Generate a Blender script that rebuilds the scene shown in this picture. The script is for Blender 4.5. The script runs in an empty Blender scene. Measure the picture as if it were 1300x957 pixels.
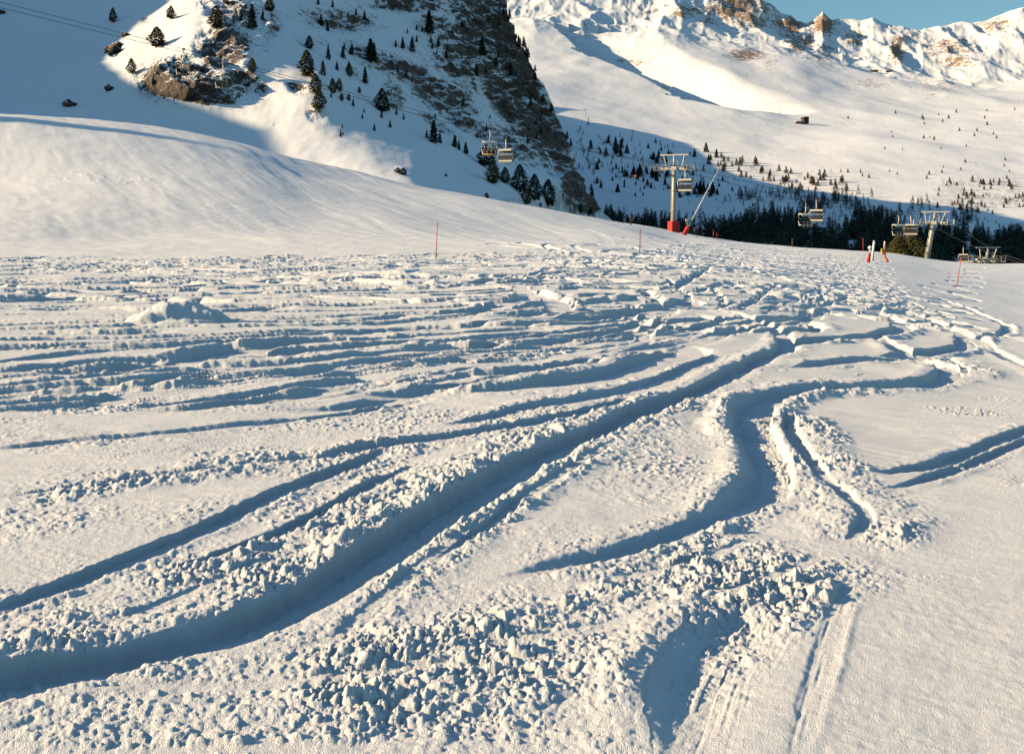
import bpy, math, random
import numpy as np
from mathutils import Vector
random.seed(7); np.random.seed(7)
sc = bpy.context.scene
COL = sc.collection
PI = math.pi
F = 1400.0          # focal length in photograph pixels (photograph is 1300 wide)
HOR = 290.0         # row of the horizon
CZ = 1.7            # eye height
f32 = np.float32

# ------------------------------------------------------------------ noise
def _h(ix, iy, seed):
    h = (ix.astype(np.int64) * 374761393 + iy.astype(np.int64) * 668265263 + seed * 974634777) & 0xFFFFFFFF
    h = ((h ^ (h >> 13)) * 1274126177) & 0xFFFFFFFF
    h = ((h ^ (h >> 15)) * 2246822519) & 0xFFFFFFFF
    return ((h ^ (h >> 16)) & 0xFFFFFF).astype(f32) / f32(0xFFFFFF)

def vnoise(x, y, seed=0):
    x0 = np.floor(x); y0 = np.floor(y)
    fx = (x - x0).astype(f32); fy = (y - y0).astype(f32)
    ix = x0.astype(np.int64); iy = y0.astype(np.int64)
    ux = fx * fx * (3 - 2 * fx); uy = fy * fy * (3 - 2 * fy)
    a = _h(ix, iy, seed); b = _h(ix + 1, iy, seed)
    c = _h(ix, iy + 1, seed); d = _h(ix + 1, iy + 1, seed)
    return ((a + (b - a) * ux) * (1 - uy) + (c + (d - c) * ux) * uy) * 2 - 1

def fbm(x, y, seed=0, octaves=4, gain=0.5, lac=2.03):
    r = 0; a = 1.0; s = 0
    for k in range(octaves):
        r = r + a * vnoise(x, y, seed + k * 17); s += a
        a *= gain; x, y = (x * 0.8 - y * 0.6) * lac + 3.1, (x * 0.6 + y * 0.8) * lac + 7.7
    return r / s

def ridged(x, y, seed=0, octaves=4, gain=0.5):
    r = 0; a = 1.0; s = 0
    for k in range(octaves):
        n = 1 - np.abs(vnoise(x, y, seed + k * 13)); r = r + a * n * n; s += a
        a *= gain; x, y = (x * 0.8 - y * 0.6) * 2.05 + 1.3, (x * 0.6 + y * 0.8) * 2.05 + 9.1
    return r / s

def lumps(x, y, size, seed, keep=0.6):
    """snow chunks: domes with random centres, radii and heights"""
    gx = x / size; gy = y / size
    x0 = np.floor(gx); y0 = np.floor(gy)
    out = np.zeros(x.shape, f32)
    for dx in (-1, 0, 1):
        for dy in (-1, 0, 1):
            cx = (x0 + dx).astype(np.int64); cy = (y0 + dy).astype(np.int64)
            px_ = cx + _h(cx, cy, seed); py_ = cy + _h(cx, cy, seed + 1)
            q = _h(cx, cy, seed + 2)
            r = 0.30 + 0.62 * _h(cx, cy, seed + 3)
            ang = _h(cx, cy, seed + 4) * 6.28; ca = np.cos(ang); sa = np.sin(ang)
            ex = gx - px_; ey = gy - py_
            a = (ex * ca + ey * sa) * 1.0; b = (-ex * sa + ey * ca) * 1.45
            t = 1 - (a * a + b * b) / (r * r)
            v = np.where(q < keep, np.minimum(np.clip(t, 0, 1)**.7, 0.8) * r, 0)
            out = np.maximum(out, v.astype(f32))
    return out*f32(size)

def sstep(a, b, x):
    t = np.clip((x - a) / (b - a), 0, 1)
    return t * t * (3 - 2 * t)

def hermite(xs, ys, q):
    """smooth interpolation; ys (n,...) at xs (n), query q (m) -> (m,...)"""
    xs = np.asarray(xs, float); ys = np.asarray(ys, float)
    sl = (ys[1:] - ys[:-1]) / (xs[1:] - xs[:-1]).reshape((-1,) + (1,) * (ys.ndim - 1))
    m = np.empty_like(ys); m[0] = sl[0]; m[-1] = sl[-1]
    a, b = sl[:-1], sl[1:]
    m[1:-1] = np.where(a * b > 0, 2 * a * b / (a + b + 1e-12 * np.sign(a + b + 1e-30)), 0) * 0.75 + 0.25 * (a + b) / 2
    q = np.clip(np.asarray(q, float), xs[0], xs[-1])
    i = np.clip(np.searchsorted(xs, q, side='right') - 1, 0, len(xs) - 2)
    h = xs[i + 1] - xs[i]; t = (q - xs[i]) / h
    sh = (-1,) + (1,) * (ys.ndim - 1)
    t = t.reshape(sh); h = h.reshape(sh)
    return ((2*t**3 - 3*t**2 + 1) * ys[i] + (t**3 - 2*t**2 + t) * h * m[i]
            + (-2*t**3 + 3*t**2) * ys[i + 1] + (t**3 - t**2) * h * m[i + 1])

# ------------------------------------------------------------------ materials
def new_mat(name):
    m = bpy.data.materials.new(name); m.use_nodes = True
    nt = m.node_tree; b = nt.nodes['Principled BSDF']
    return m, nt, b

def simple(name, col, rough=0.6, metal=0.0, var=0.12, scale=6.0):
    m, nt, b = new_mat(name)
    n = nt.nodes.new('ShaderNodeTexNoise'); n.inputs['Scale'].default_value = scale; n.inputs['Detail'].default_value = 4
    tc = nt.nodes.new('ShaderNodeTexCoord'); nt.links.new(tc.outputs['Object'], n.inputs['Vector'])
    r = nt.nodes.new('ShaderNodeValToRGB')
    r.color_ramp.elements[0].position = 0.3; r.color_ramp.elements[1].position = 0.7
    r.color_ramp.elements[0].color = (*[c * (1 - var) for c in col], 1)
    r.color_ramp.elements[1].color = (*[min(1, c * (1 + var)) for c in col], 1)
    nt.links.new(n.outputs['Fac'], r.inputs['Fac']); nt.links.new(r.outputs['Color'], b.inputs['Base Color'])
    b.inputs['Roughness'].default_value = rough; b.inputs['Metallic'].default_value = metal
    return m

def snow_mat(name, grain):
    m, nt, b = new_mat(name)
    L = nt.links.new
    geo = nt.nodes.new('ShaderNodeNewGeometry')
    n1 = nt.nodes.new('ShaderNodeTexNoise'); n1.inputs['Scale'].default_value = grain[0]; n1.inputs['Detail'].default_value = 5
    n1.inputs['Roughness'].default_value = 0.7
    L(geo.outputs['Position'], n1.inputs['Vector'])
    n2 = nt.nodes.new('ShaderNodeTexNoise'); n2.inputs['Scale'].default_value = grain[1]; n2.inputs['Detail'].default_value = 3
    L(geo.outputs['Position'], n2.inputs['Vector'])
    ad = nt.nodes.new('ShaderNodeMath'); ad.operation = 'ADD'
    L(n1.outputs['Fac'], ad.inputs[0]); L(n2.outputs['Fac'], ad.inputs[1])
    bp = nt.nodes.new('ShaderNodeBump'); bp.inputs['Strength'].default_value = grain[3]; bp.inputs['Distance'].default_value = grain[2]
    L(ad.outputs[0], bp.inputs['Height']); L(bp.outputs[0], b.inputs['Normal'])
    b.inputs['Base Color'].default_value = (0.86, 0.87, 0.88, 1)
    b.inputs['Roughness'].default_value = 0.62
    b.inputs['Specular IOR Level'].default_value = 0.25
    return m

def alpine_mat(name, off, rockA, rockB, sc1, sc2, bump, warm=(0.2, 0.14, 0.08), k=(2.6, 1.0), snowcol=(0.86, 0.87, 0.88)):
    """snow that gives way to rock on steep faces and where the terrain attribute 'rock' is high"""
    m, nt, b = new_mat(name)
    L = nt.links.new; N = nt.nodes.new
    geo = N('ShaderNodeNewGeometry'); at = N('ShaderNodeAttribute'); at.attribute_name = 'rock'
    sep = N('ShaderNodeSeparateXYZ'); L(geo.outputs['Normal'], sep.inputs[0])
    def noise(scale, det=6, rough=0.65):
        n = N('ShaderNodeTexNoise'); n.inputs['Scale'].default_value = scale; n.inputs['Detail'].default_value = det
        n.inputs['Roughness'].default_value = rough; L(geo.outputs['Position'], n.inputs['Vector']); return n
    def math_(op, a, c, clamp=False):
        x = N('ShaderNodeMath'); x.operation = op; x.use_clamp = clamp
        for i, v in enumerate((a, c)):
            if isinstance(v, (int, float)): x.inputs[i].default_value = v
            else: L(v, x.inputs[i])
        return x.outputs[0]
    n1 = noise(sc1); n2 = noise(sc2, 5)
    steep = math_('SUBTRACT', 0.80, sep.outputs['Z'])
    v = math_('MULTIPLY', steep, k[0])
    v = math_('ADD', v, math_('MULTIPLY', math_('SUBTRACT', n1.outputs['Fac'], 0.5), 3.4))
    v = math_('ADD', v, math_('MULTIPLY', math_('SUBTRACT', n2.outputs['Fac'], 0.5), 3.6))
    v = math_('ADD', v, math_('MULTIPLY', math_('SUBTRACT', at.outputs['Fac'], off), 2.0 * k[1]))
    n3 = noise(sc2*2.6, 4, .7)
    v = math_('ADD', v, math_('MULTIPLY', math_('SUBTRACT', n3.outputs['Fac'], 0.5), 3.2))
    v = math_('MULTIPLY', v, 4.0, True)
    rk = N('ShaderNodeValToRGB')
    rk.color_ramp.elements[0].position = 0.35; rk.color_ramp.elements[1].position = 0.66
    rk.color_ramp.elements[0].color = (*rockA, 1); rk.color_ramp.elements[1].color = (*rockB, 1)
    e = rk.color_ramp.elements.new(0.52); e.color = (*warm, 1)
    L(n2.outputs['Fac'], rk.inputs['Fac'])
    mx = N('ShaderNodeMix'); mx.data_type = 'RGBA'
    L(v, mx.inputs['Factor']); mx.inputs[6].default_value = (*snowcol, 1); L(rk.outputs[0], mx.inputs[7])
    L(mx.outputs[2], b.inputs['Base Color'])
    bp = N('ShaderNodeBump'); bp.inputs['Distance'].default_value = bump
    bs = math_('ADD', math_('MULTIPLY', v, 0.8), 0.1)
    L(bs, bp.inputs['Strength']); L(n2.outputs['Fac'], bp.inputs['Height']); L(bp.outputs[0], b.inputs['Normal'])
    b.inputs['Roughness'].default_value = 0.8; b.inputs['Specular IOR Level'].default_value = 0.2
    return m

M = {}
M['snow'] = snow_mat('packed_snow', (55.0, 210.0, 0.03, 0.6))
M['cliff'] = alpine_mat('cliff_rock_and_snow', .53, (0.06, 0.058, 0.06), (0.24, 0.21, 0.185), 0.2, 1.0, 1.0, warm=(0.12, 0.09, 0.075), k=(1.6, 1.0))
M['far'] = alpine_mat('far_rock_and_snow', .40, (0.22, 0.15, 0.10), (0.42, 0.32, 0.24), 0.03, 0.08, 6.0, warm=(0.32, 0.21, 0.13), k=(1.8, 1.0))
M['galv'] = simple('galvanised_steel', (0.46, 0.43, 0.36), 0.5, 0.25)
M['palemetal'] = simple('cream_painted_steel', (0.72, 0.68, 0.58), 0.45)
M['darkmetal'] = simple('dark_steel', (0.05, 0.05, 0.055), 0.5, 0.2)
M['red'] = simple('red_padding', (0.72, 0.03, 0.015), 0.6)
M['orange'] = simple('orange_plastic', (0.8, 0.13, 0.02), 0.5)
M['yellow'] = simple('yellow_plastic', (0.8, 0.6, 0.03), 0.5)
M['white'] = simple('white_plastic', (0.8, 0.8, 0.78), 0.45)
M['pinkwhite'] = simple('faded_pink_pole', (0.75, 0.5, 0.45), 0.5)
M['seat'] = simple('dark_seat_padding', (0.03, 0.03, 0.035), 0.7)
M['bubble'] = simple('tinted_bubble', (0.05, 0.07, 0.16), 0.25)
M['cable'] = simple('steel_rope', (0.06, 0.06, 0.06), 0.6, 0.3)
M['pole_red'] = simple('red_piste_pole', (0.7, 0.06, 0.03), 0.5)
M['wood'] = simple('brown_weathered_timber', (0.09, 0.045, 0.025), 0.8, scale=2)
M['wood_warm'] = simple('orange_brown_timber', (0.35, 0.13, 0.05), 0.8, scale=2)
M['bark'] = simple('bark', (0.08, 0.05, 0.035), 0.9, scale=9)
def foliage(name, a, b_):
    m, nt, b = new_mat(name)
    n = nt.nodes.new('ShaderNodeTexNoise'); n.inputs['Scale'].default_value = 1.3; n.inputs['Detail'].default_value = 3
    tc = nt.nodes.new('ShaderNodeTexCoord'); nt.links.new(tc.outputs['Object'], n.inputs['Vector'])
    r = nt.nodes.new('ShaderNodeValToRGB'); r.color_ramp.elements[0].position = .35; r.color_ramp.elements[1].position = .65
    r.color_ramp.elements[0].color = (*a, 1); r.color_ramp.elements[1].color = (*b_, 1)
    nt.links.new(n.outputs['Fac'], r.inputs['Fac']); nt.links.new(r.outputs[0], b.inputs['Base Color'])
    b.inputs['Roughness'].default_value = 0.75; b.inputs['Specular IOR Level'].default_value = 0.15
    return m
M['fir'] = foliage('dark_fir_needles', (0.032, 0.046, 0.038), (0.085, 0.11, 0.075))
M['pine'] = foliage('sunlit_pine_needles', (0.09, 0.085, 0.025), (0.2, 0.165, 0.05))  # olive-gold of sunlit pines put into the colour; dark pines use fir
M['larch'] = foliage('brown_larch_twigs', (0.09, 0.06, 0.03), (0.17, 0.11, 0.05))

# ------------------------------------------------------------------ mesh helpers
def grid_mesh(name, P, mat, attr=None):
    r, c = P.shape[:2]
    me = bpy.data.meshes.new(name)
    me.vertices.add(r * c); me.vertices.foreach_set('co', P.reshape(-1).astype(f32))
    idx = np.arange(r * c, dtype=np.int32).reshape(r, c)
    q = np.stack([idx[:-1, :-1], idx[:-1, 1:], idx[1:, 1:], idx[1:, :-1]], -1).reshape(-1, 4)
    me.loops.add(q.size); me.loops.foreach_set('vertex_index', q.reshape(-1))
    me.polygons.add(len(q)); me.polygons.foreach_set('loop_start', np.arange(0, q.size, 4, dtype=np.int32))
    me.polygons.foreach_set('use_smooth', np.ones(len(q), bool))
    me.update(calc_edges=True)
    if attr is not None:
        a = me.attributes.new('rock', 'FLOAT', 'POINT'); a.data.foreach_set('value', attr.reshape(-1).astype(f32))
    me.materials.append(mat)
    o = bpy.data.objects.new(name, me); COL.objects.link(o); return o

class MB:
    def __init__(s): s.v = []; s.f = []
    def box(s, c, d, ax=None):
        """box centre c size d, optional axes matrix (3 Vectors)"""
        ax = ax or (Vector((1,0,0)), Vector((0,1,0)), Vector((0,0,1)))
        b = len(s.v); c = Vector(c)
        for i in (-.5, .5):
            for j in (-.5, .5):
                for k in (-.5, .5):
                    s.v.append(c + ax[0]*i*d[0] + ax[1]*j*d[1] + ax[2]*k*d[2])
        for q in ((0,1,3,2),(4,6,7,5),(0,4,5,1),(2,3,7,6),(0,2,6,4),(1,5,7,3)): s.f.append([b+i for i in q])
    def tube(s, pts, r, n=8, cap=True):
        pts = [Vector(p) for p in pts]; rs = r if isinstance(r, (list, tuple)) else [r]*len(pts)
        b = len(s.v); m = len(pts)
        for i, p in enumerate(pts):
            d = (pts[min(i+1, m-1)] - pts[max(i-1, 0)]).normalized()
            u = d.cross(Vector((0,0,1)))
            if u.length < 1e-3: u = Vector((1,0,0))
            u.normalize(); w = d.cross(u).normalized()
            for k in range(n):
                a = 2*PI*k/n; s.v.append(p + (u*math.cos(a) + w*math.sin(a))*rs[i])
        for i in range(m-1):
            for k in range(n):
                s.f.append([b+i*n+k, b+i*n+(k+1)%n, b+(i+1)*n+(k+1)%n, b+(i+1)*n+k])
        if cap:
            s.f.append([b+k for k in range(n)][::-1]); s.f.append([b+(m-1)*n+k for k in range(n)])
    def build(s, name, mat, parent=None, smooth=False):
        me = bpy.data.meshes.new(name); me.from_pydata([tuple(v) for v in s.v], [], s.f); me.update()
        me.materials.append(mat)
        if smooth: me.polygons.foreach_set('use_smooth', [True]*len(me.polygons))
        o = bpy.data.objects.new(name, me); COL.objects.link(o)
        if parent: o.parent = parent
        return o
def empty(name, loc, rz=0, label=None, cat=None, group=None):
    o = bpy.data.objects.new(name, None); COL.objects.link(o); o.location = loc; o.rotation_euler = (0, 0, rz)
    o.empty_display_size = 0.2
    return tag(o, label, cat, group)
def tag(o, label=None, cat=None, group=None, kind=None):
    if label: o['label'] = label
    if cat: o['category'] = cat
    if group: o['group'] = group
    if kind: o['kind'] = kind
    return o
def at(px, py, D):
    return Vector(((px-650)/F*D, D, CZ + (HOR-py)/F*D))
def copy_tree(o, parent=None):
    c = o.copy(); COL.objects.link(c); c.parent = parent
    for ch in list(o.children): copy_tree(ch, c)
    return c

# ------------------------------------------------------------------ terrain fields
class Field:
    """z(px column, depth): px is the bearing, D the depth"""
    def __init__(s, cols, Ds, rows_or_z, Dq, pq, is_row=True):
        T = np.array(rows_or_z, float)            # (ncol, nD)
        if is_row: T = CZ + (HOR - T) / F * np.array(Ds)[None, :]
        A = hermite(Ds, T.T, Dq)                   # (nDq, ncol)
        s.Z = hermite(cols, A.T, pq).T             # (nDq, npq)
        s.D = np.asarray(Dq, float); s.p = np.asarray(pq, float)
    def z(s, px, D):
        px = np.asarray(px, float); D = np.asarray(D, float)
        i = np.clip(np.searchsorted(s.D, D) - 1, 0, len(s.D)-2); j = np.clip(np.searchsorted(s.p, px) - 1, 0, len(s.p)-2)
        a = np.clip((D - s.D[i])/(s.D[i+1]-s.D[i]), 0, 1); b = np.clip((px - s.p[j])/(s.p[j+1]-s.p[j]), 0, 1)
        Z = s.Z
        return (Z[i,j]*(1-a)+Z[i+1,j]*a)*(1-b) + (Z[i,j+1]*(1-a)+Z[i+1,j+1]*a)*b
    def zw(s, x, y): return s.z(650 + x/y*F, y)
    def hit(s, px, py, dmin=None):
        j = int(np.argmin(np.abs(s.p - px)))
        rows = HOR + (CZ - s.Z[:, j]) * F / s.D
        ok = rows <= py
        if dmin: ok &= s.D >= dmin
        k = np.argmax(ok)
        if not ok.any(): k = len(s.D)-1
        D = s.D[k]
        return Vector(((px-650)/F*D, D, s.Z[k, j]))

# ---- snowfield -----------------------------------------------------
Dn = np.concatenate([np.linspace(1.0, 3.3, 24, endpoint=False), np.exp(np.arange(math.log(3.3), math.log(250), 0.0022)), np.linspace(252, 430, 40)])
pn = np.concatenate([np.linspace(-1500, -70, 60, endpoint=False), np.arange(-60, 1362, 1.12), np.linspace(1380, 2700, 50)])
Ds0 = [60, 80, 100, 130, 160, 200, 240, 300, 430]
rows0 = {-1500: [329, 300, 262, 205, 160, 120, 110, 120, 200],
 0:    [329, 304, 268, 212, 156, 146, 172, 230, 300],
 100:  [329, 306, 270, 214, 164, 152, 178, 232, 300],
 200:  [329, 308, 276, 222, 176, 165, 186, 238, 305],
 300:  [328, 310, 282, 234, 194, 183, 200, 250, 310],
 400:  [328, 312, 290, 252, 220, 211, 224, 268, 320],
 500:  [328, 313, 296, 264, 238, 231, 240, 280, 330],
 600:  [328, 315, 302, 277, 254, 246, 256, 292, 340],
 700:  [328, 318, 308, 289, 272, 264, 271, 305, 350],
 800:  [330, 322, 315, 301, 289, 283, 287, 318, 365],
 870:  [334, 326, 320, 312, 304, 298, 299, 330, 380],
 950:  [342, 334, 328, 320, 314, 309, 312, 345, 400],
 1050: [358, 348, 338, 328, 320, 316, 322, 355, 420],
 1110: [368, 356, 345, 333, 324, 320, 328, 362, 430],
 1218: [390, 376, 363, 349, 338, 333.5, 342, 390, 450],
 1350: [408, 392, 379, 360, 344, 336, 346, 400, 460],
 2700: [430, 410, 395, 375, 360, 350, 360, 410, 470]}
cols0 = sorted(rows0)
T0 = np.array([rows0[c] for c in cols0], float)
Z0 = CZ + (HOR - T0)/F*np.array(Ds0)[None, :]
z60 = Z0[:, 0]
Dsn = [0.5, 10, 20, 30, 45]
Zn = np.stack([z60*0, z60*0.03, z60*0.16, z60*0.38, z60*0.72], 1)
L0 = Field(cols0, Dsn + Ds0, np.concatenate([Zn, Z0], 1), Dn, pn, is_row=False)
def ground(px, py): return L0.hit(px, py)

Dg, pg = np.meshgrid(Dn, pn, indexing='ij')
X = ((pg - 650)/F*Dg).astype(f32); Y = Dg.astype(f32)
shape = X.shape
cut = np.zeros(shape, f32); berm = np.zeros(shape, f32); rough = np.zeros(shape, f32); scr = np.zeros(shape, f32)
uu = (pn - 650)/F

def resample(pts, step):
    pts = np.array(pts, float)
    # catmull-rom
    P = np.vstack([2*pts[0]-pts[1], pts, 2*pts[-1]-pts[-2]]); out = []
    for i in range(1, len(P)-2):
        p0, p1, p2, p3 = P[i-1:i+3]
        n = max(2, int(np.linalg.norm(p2-p1)/step))
        t = np.linspace(0, 1, n, endpoint=False)[:, None]
        out.append(0.5*((2*p1) + (-p0+p2)*t + (2*p0-5*p1+4*p2-p3)*t**2 + (-p0+3*p1-3*p2+p3)*t**3))
    out.append(P[-2][None]); return np.vstack(out)

def track(pts, w=.2, d=.1, bl=0., br=0., bw=.2, rl=0., rr=0., rw=.3, rin=.13, tilt=0., seed=0, fade=.8, step=None, wall=.35):
    """ski track along world points: half width w, depth d, bank heights bl/br (left/right of travel), rough snow rl/rr over width rw"""
    step = step or max(.12, w*.6)
    C = resample(pts, step)
    seg = np.linalg.norm(np.diff(C, axis=0), axis=1); cum = np.concatenate([[0], np.cumsum(seg)]); total = cum[-1]
    R = w + max(bw*2, rw) + .1
    y0, y1 = C[:,1].min()-R, C[:,1].max()+R
    i0, i1 = np.searchsorted(Dn, max(y0, Dn[0])), np.searchsorted(Dn, y1)
    if i1 <= i0: return
    ua, ub = [], []
    for x, y in C:
        for yy in (max(y-R, Dn[i0]), y+R):
            ua.append((x-R)/yy); ub.append((x+R)/yy)
    j0, j1 = np.searchsorted(uu, min(ua)), np.searchsorted(uu, max(ub))
    if j1 <= j0: return
    dist = np.full((i1-i0, j1-j0), 1e9, f32); side = np.zeros_like(dist); tt = np.zeros_like(dist)
    for k in range(len(C)-1):
        a, b = C[k], C[k+1]
        ys, ye = min(a[1], b[1])-R, max(a[1], b[1])+R
        a0, a1 = max(np.searchsorted(Dn, ys), i0), min(np.searchsorted(Dn, ye), i1)
        if a1 <= a0: continue
        yn, yf = max(ys, Dn[a0]), ye
        xs, xe = min(a[0], b[0])-R, max(a[0], b[0])+R
        u0 = min(xs/yn, xs/yf); u1 = max(xe/yn, xe/yf)
        b0, b1 = max(np.searchsorted(uu, u0), j0), min(np.searchsorted(uu, u1), j1)
        if b1 <= b0: continue
        xx = X[a0:a1, b0:b1]; yy = Y[a0:a1, b0:b1]
        dx, dy = b-a; l2 = dx*dx+dy*dy+1e-9
        t = np.clip(((xx-a[0])*dx+(yy-a[1])*dy)/l2, 0, 1)
        ex = xx-a[0]-t*dx; ey = yy-a[1]-t*dy
        dd = np.sqrt(ex*ex+ey*ey); sg = np.sign(ex*dy-ey*dx)      # + = right of travel
        sl = (slice(a0-i0, a1-i0), slice(b0-j0, b1-j0))
        m = dd < dist[sl]
        dist[sl] = np.where(m, dd, dist[sl]); side[sl] = np.where(m, sg, side[sl]); tt[sl] = np.where(m, cum[k]+t*seg[k], tt[sl])
    S = (slice(i0, i1), slice(j0, j1))
    xx, yy = X[S], Y[S]
    nz = vnoise(xx/(w*2.2+.1), yy/(w*2.2+.1), 900+seed)
    nz2 = vnoise(xx/(w*.7+.03), yy/(w*.7+.03), 930+seed)
    nz3 = vnoise(xx/.055, yy/.055, 940+seed)
    e = sstep(0, fade, tt)*sstep(0, fade, total-tt)
    wob = w*(1 + .14*nz + .09*nz2 + .07*nz3*min(1, .2/w))*(.4+.6*e)
    s = dist*side
    ins = np.clip((wob-dist)/(wob*np.where(side > 0, wall, wall*.42)), 0, 1); ins = ins*ins*(3-2*ins)
    dep = .62*d*(.64 if C[:,1].mean() < 16 else .9)*ins*(1+tilt*np.clip(s/w, -1, 1))*e
    bh = .42*np.where(side > 0, br, bl); rg = np.where(side > 0, rr, rl)
    bb = bh*np.exp(-((dist-wob-bw*.35)/(bw*.55))**2)*(.75+.35*nz)*e
    bb = np.where(dist < wob, bb*.6, bb)
    rgh = rg*(1-sstep(w*.9+rw*.4, w+rw, dist*(1+.25*nz)))*sstep(.75, 1.35, dist/wob)*e
    rgh = np.maximum(rgh, rin*ins*e)
    cut[S] = np.maximum(cut[S]*(1-.3*ins*e), dep)
    berm[S] = np.maximum(berm[S]*(1-.6*ins*e), bb*(1-ins))
    rough[S] = np.maximum(rough[S]*(1-.85*ins*e), rgh)
    scr[S] = np.maximum(scr[S]*(1-ins*e), 0) + ins*e*(.35*vnoise(s/.035, tt/.6, 950+seed)+.65*vnoise(s/.012+5, tt/.25, 960+seed))*min(1, w/.12)

def G(pts):
    out = []
    for p in pts:
        v = ground(*p); out.append((v.x, v.y))
    return out

# random far tracks (S-turns heading up the piste), laid first
rng = random.Random(3)
def sturn(x0, y0, x1, y1, amp, wl, **k):
    L = math.hypot(x1-x0, y1-y0); ux, uy = (x1-x0)/L, (y1-y0)/L; ph = rng.uniform(0, 6.28)
    n = max(6, int(L/(wl/8))); pts = []
    for i in range(n+1):
        t = i/n*L; a = amp*math.sin(2*PI*t/wl+ph)*(1+.3*math.sin(t/wl*1.7+ph*2))
        pts.append((x0+ux*t-uy*a, y0+uy*t+ux*a))
    track(pts, **k)
for i in range(80):
    # across the left field, seen almost edge-on
    y0 = rng.uniform(22, 58) ; x0 = -y0*.55 - rng.uniform(0, 6)
    x1 = rng.uniform(.02, .25)*60; y1 = min(y0 + rng.uniform(-4, 20), 67)
    sturn(x0, y0, x1, y1, rng.uniform(.4, 1.6), rng.uniform(12, 24), w=rng.uniform(.14, .34), d=rng.uniform(.12, .26), bl=rng.uniform(.06, .26), br=rng.uniform(.03, .16),
          bw=.35, rl=rng.uniform(.1, .6), rr=rng.uniform(.1, .4), rw=rng.uniform(.2, .6), tilt=rng.choice((-.3, .3)), seed=i, wall=.6)
for i in range(28):
    # S-turns up the piste to the far right
    y0 = rng.uniform(26, 75); x0 = rng.uniform(-.12, .30)*y0
    y1 = rng.uniform(120, 185); x1 = rng.uniform(.16, .33)*y1
    sturn(x0, y0, x1, y1, rng.uniform(1.2, 3.0), rng.uniform(11, 20), w=rng.uniform(.16, .34), d=rng.uniform(.09, .19), bl=rng.uniform(.03, .15), br=rng.uniform(.03, .15),
          bw=.3, rl=rng.uniform(.05, .3), rr=rng.uniform(.05, .3), rw=rng.uniform(.2, .5), tilt=rng.choice((-.3, .3)), seed=60+i, wall=1.1, step=.5)
for i in range(13):
    y0 = rng.uniform(22, 45); x0 = rng.uniform(.28, .42)*y0
    y1 = rng.uniform(120, 170); x1 = rng.uniform(.25, .42)*y1
    sturn(x0, y0, x1, y1, rng.uniform(1., 2.6), rng.uniform(10, 16), w=rng.uniform(.13, .24), d=rng.uniform(.08, .14), bl=.06, br=.06,
          bw=.25, rl=rng.uniform(.05, .3), rr=rng.uniform(.05, .3), rw=.35, tilt=.2, seed=120+i, wall=.6, step=.5)
# the fan of tracks that gathers in the right middle distance
for i in range(46):
    t0 = rng.random(); pa_ = (rng.uniform(-260, -60) if rng.random() < .65 else rng.uniform(0, 400), 392 + 150*t0**1.3 + rng.uniform(-6, 6))
    pe = (rng.uniform(800, 1050), 372 + 62*t0 + rng.uniform(-12, 12))
    pm = [(pa_[0]+(pe[0]-pa_[0])*q, pa_[1]+(pe[1]-pa_[1])*(q**.9) + 9*math.sin(3.14*q)*(.3+t0) + rng.uniform(-5, 5)*(.4+t0)) for q in (.22, .45, .7, .88)]
    tail = (pe[0]+rng.uniform(-50, 60), pe[1]-rng.uniform(10, 26))
    seq = [pa_]+pm+[pe, tail]
    k0 = rng.randint(0, 2); seq = seq[k0:] if rng.random() < .6 else seq[:-k0-1]
    wv = rng.choice((.11, .13, .18, .25))
    track(G(seq), w=wv, d=rng.uniform(.08, .12)+wv*.5, bl=rng.uniform(.02, .10), br=rng.uniform(0, .08), bw=.12+wv, rl=rng.uniform(.2, .9), rr=rng.uniform(.1, .7), rw=rng.uniform(.15, .4), seed=200+i, fade=1.5, wall=.85)
# stirred-up patches of the middle distance
for pts, hw, a in (([(0,345),(300,350),(600,350),(850,345)], 9, .2), ([(0,375),(300,380),(600,378),(860,372),(1000,350)], 4.0, .22),
                   ([(0,410),(250,400),(430,408),(600,415),(760,420),(900,405)], 1.6, .4), ([(860,430),(960,400),(1040,372),(1100,350)], 1.5, .5),
                   ([(60,455),(200,448),(330,440)], .35, 1.0), ([(330,425),(520,428),(700,432)], .8, .9)):
    track(G(pts), w=.05, d=0, rl=a, rr=a, rw=hw, fade=3, step=1.0)

# tracks of the foreground, traced on the snow
track(G([(0,427),(90,428),(165,427),(230,423)]), w=.35, d=.18, bl=.12, br=.05, rl=1, rr=.6, rw=.5, seed=1)
track(G([(0,395),(120,392),(260,398),(380,392)]), w=.4, d=.16, bl=.12, br=.05, rl=1, rr=.6, rw=.5, seed=2)
track(G([(515,402),(592,400),(650,387),(677,377),(660,366)]), w=.40, d=.2, bl=.13, br=.12, rl=1, rr=1, rw=.5, seed=3)
track(G([(640,408),(690,402),(712,392),(700,380),(660,374)]), w=.35, d=.18, bl=.1, br=.15, rl=.8, rr=1, rw=.5, seed=4)
track(G([(740,384),(795,381),(820,376)]), w=.4, d=.2, bl=.15, br=.1, rl=1, rr=1, rw=.5, seed=5)
track(G([(700,410),(773,404),(854,388),(880,378)]), w=.4, d=.2, bl=.15, br=.1, rl=1, rr=1, rw=.5, seed=6)
track(G([(0,475),(115,473),(215,465),(308,448),(385,438),(461,435),(480,430)]), w=.40, d=.24, bl=.17, br=.03, bw=.35, rl=1, rr=.4, rw=.6, seed=7)
track(G([(246,481),(310,470),(377,458)]), w=.04, d=.05, br=.01, bw=.06, seed=8)
track(G([(-40,520),(0,515),(115,508),(161,496),(269,488),(346,483),(500,473),(592,463),(688,458),(727,450),(773,438)]), w=.22, d=.15, bl=.06, br=.03, bw=.2, rl=.7, rr=.8, rw=.35, seed=9)
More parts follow.
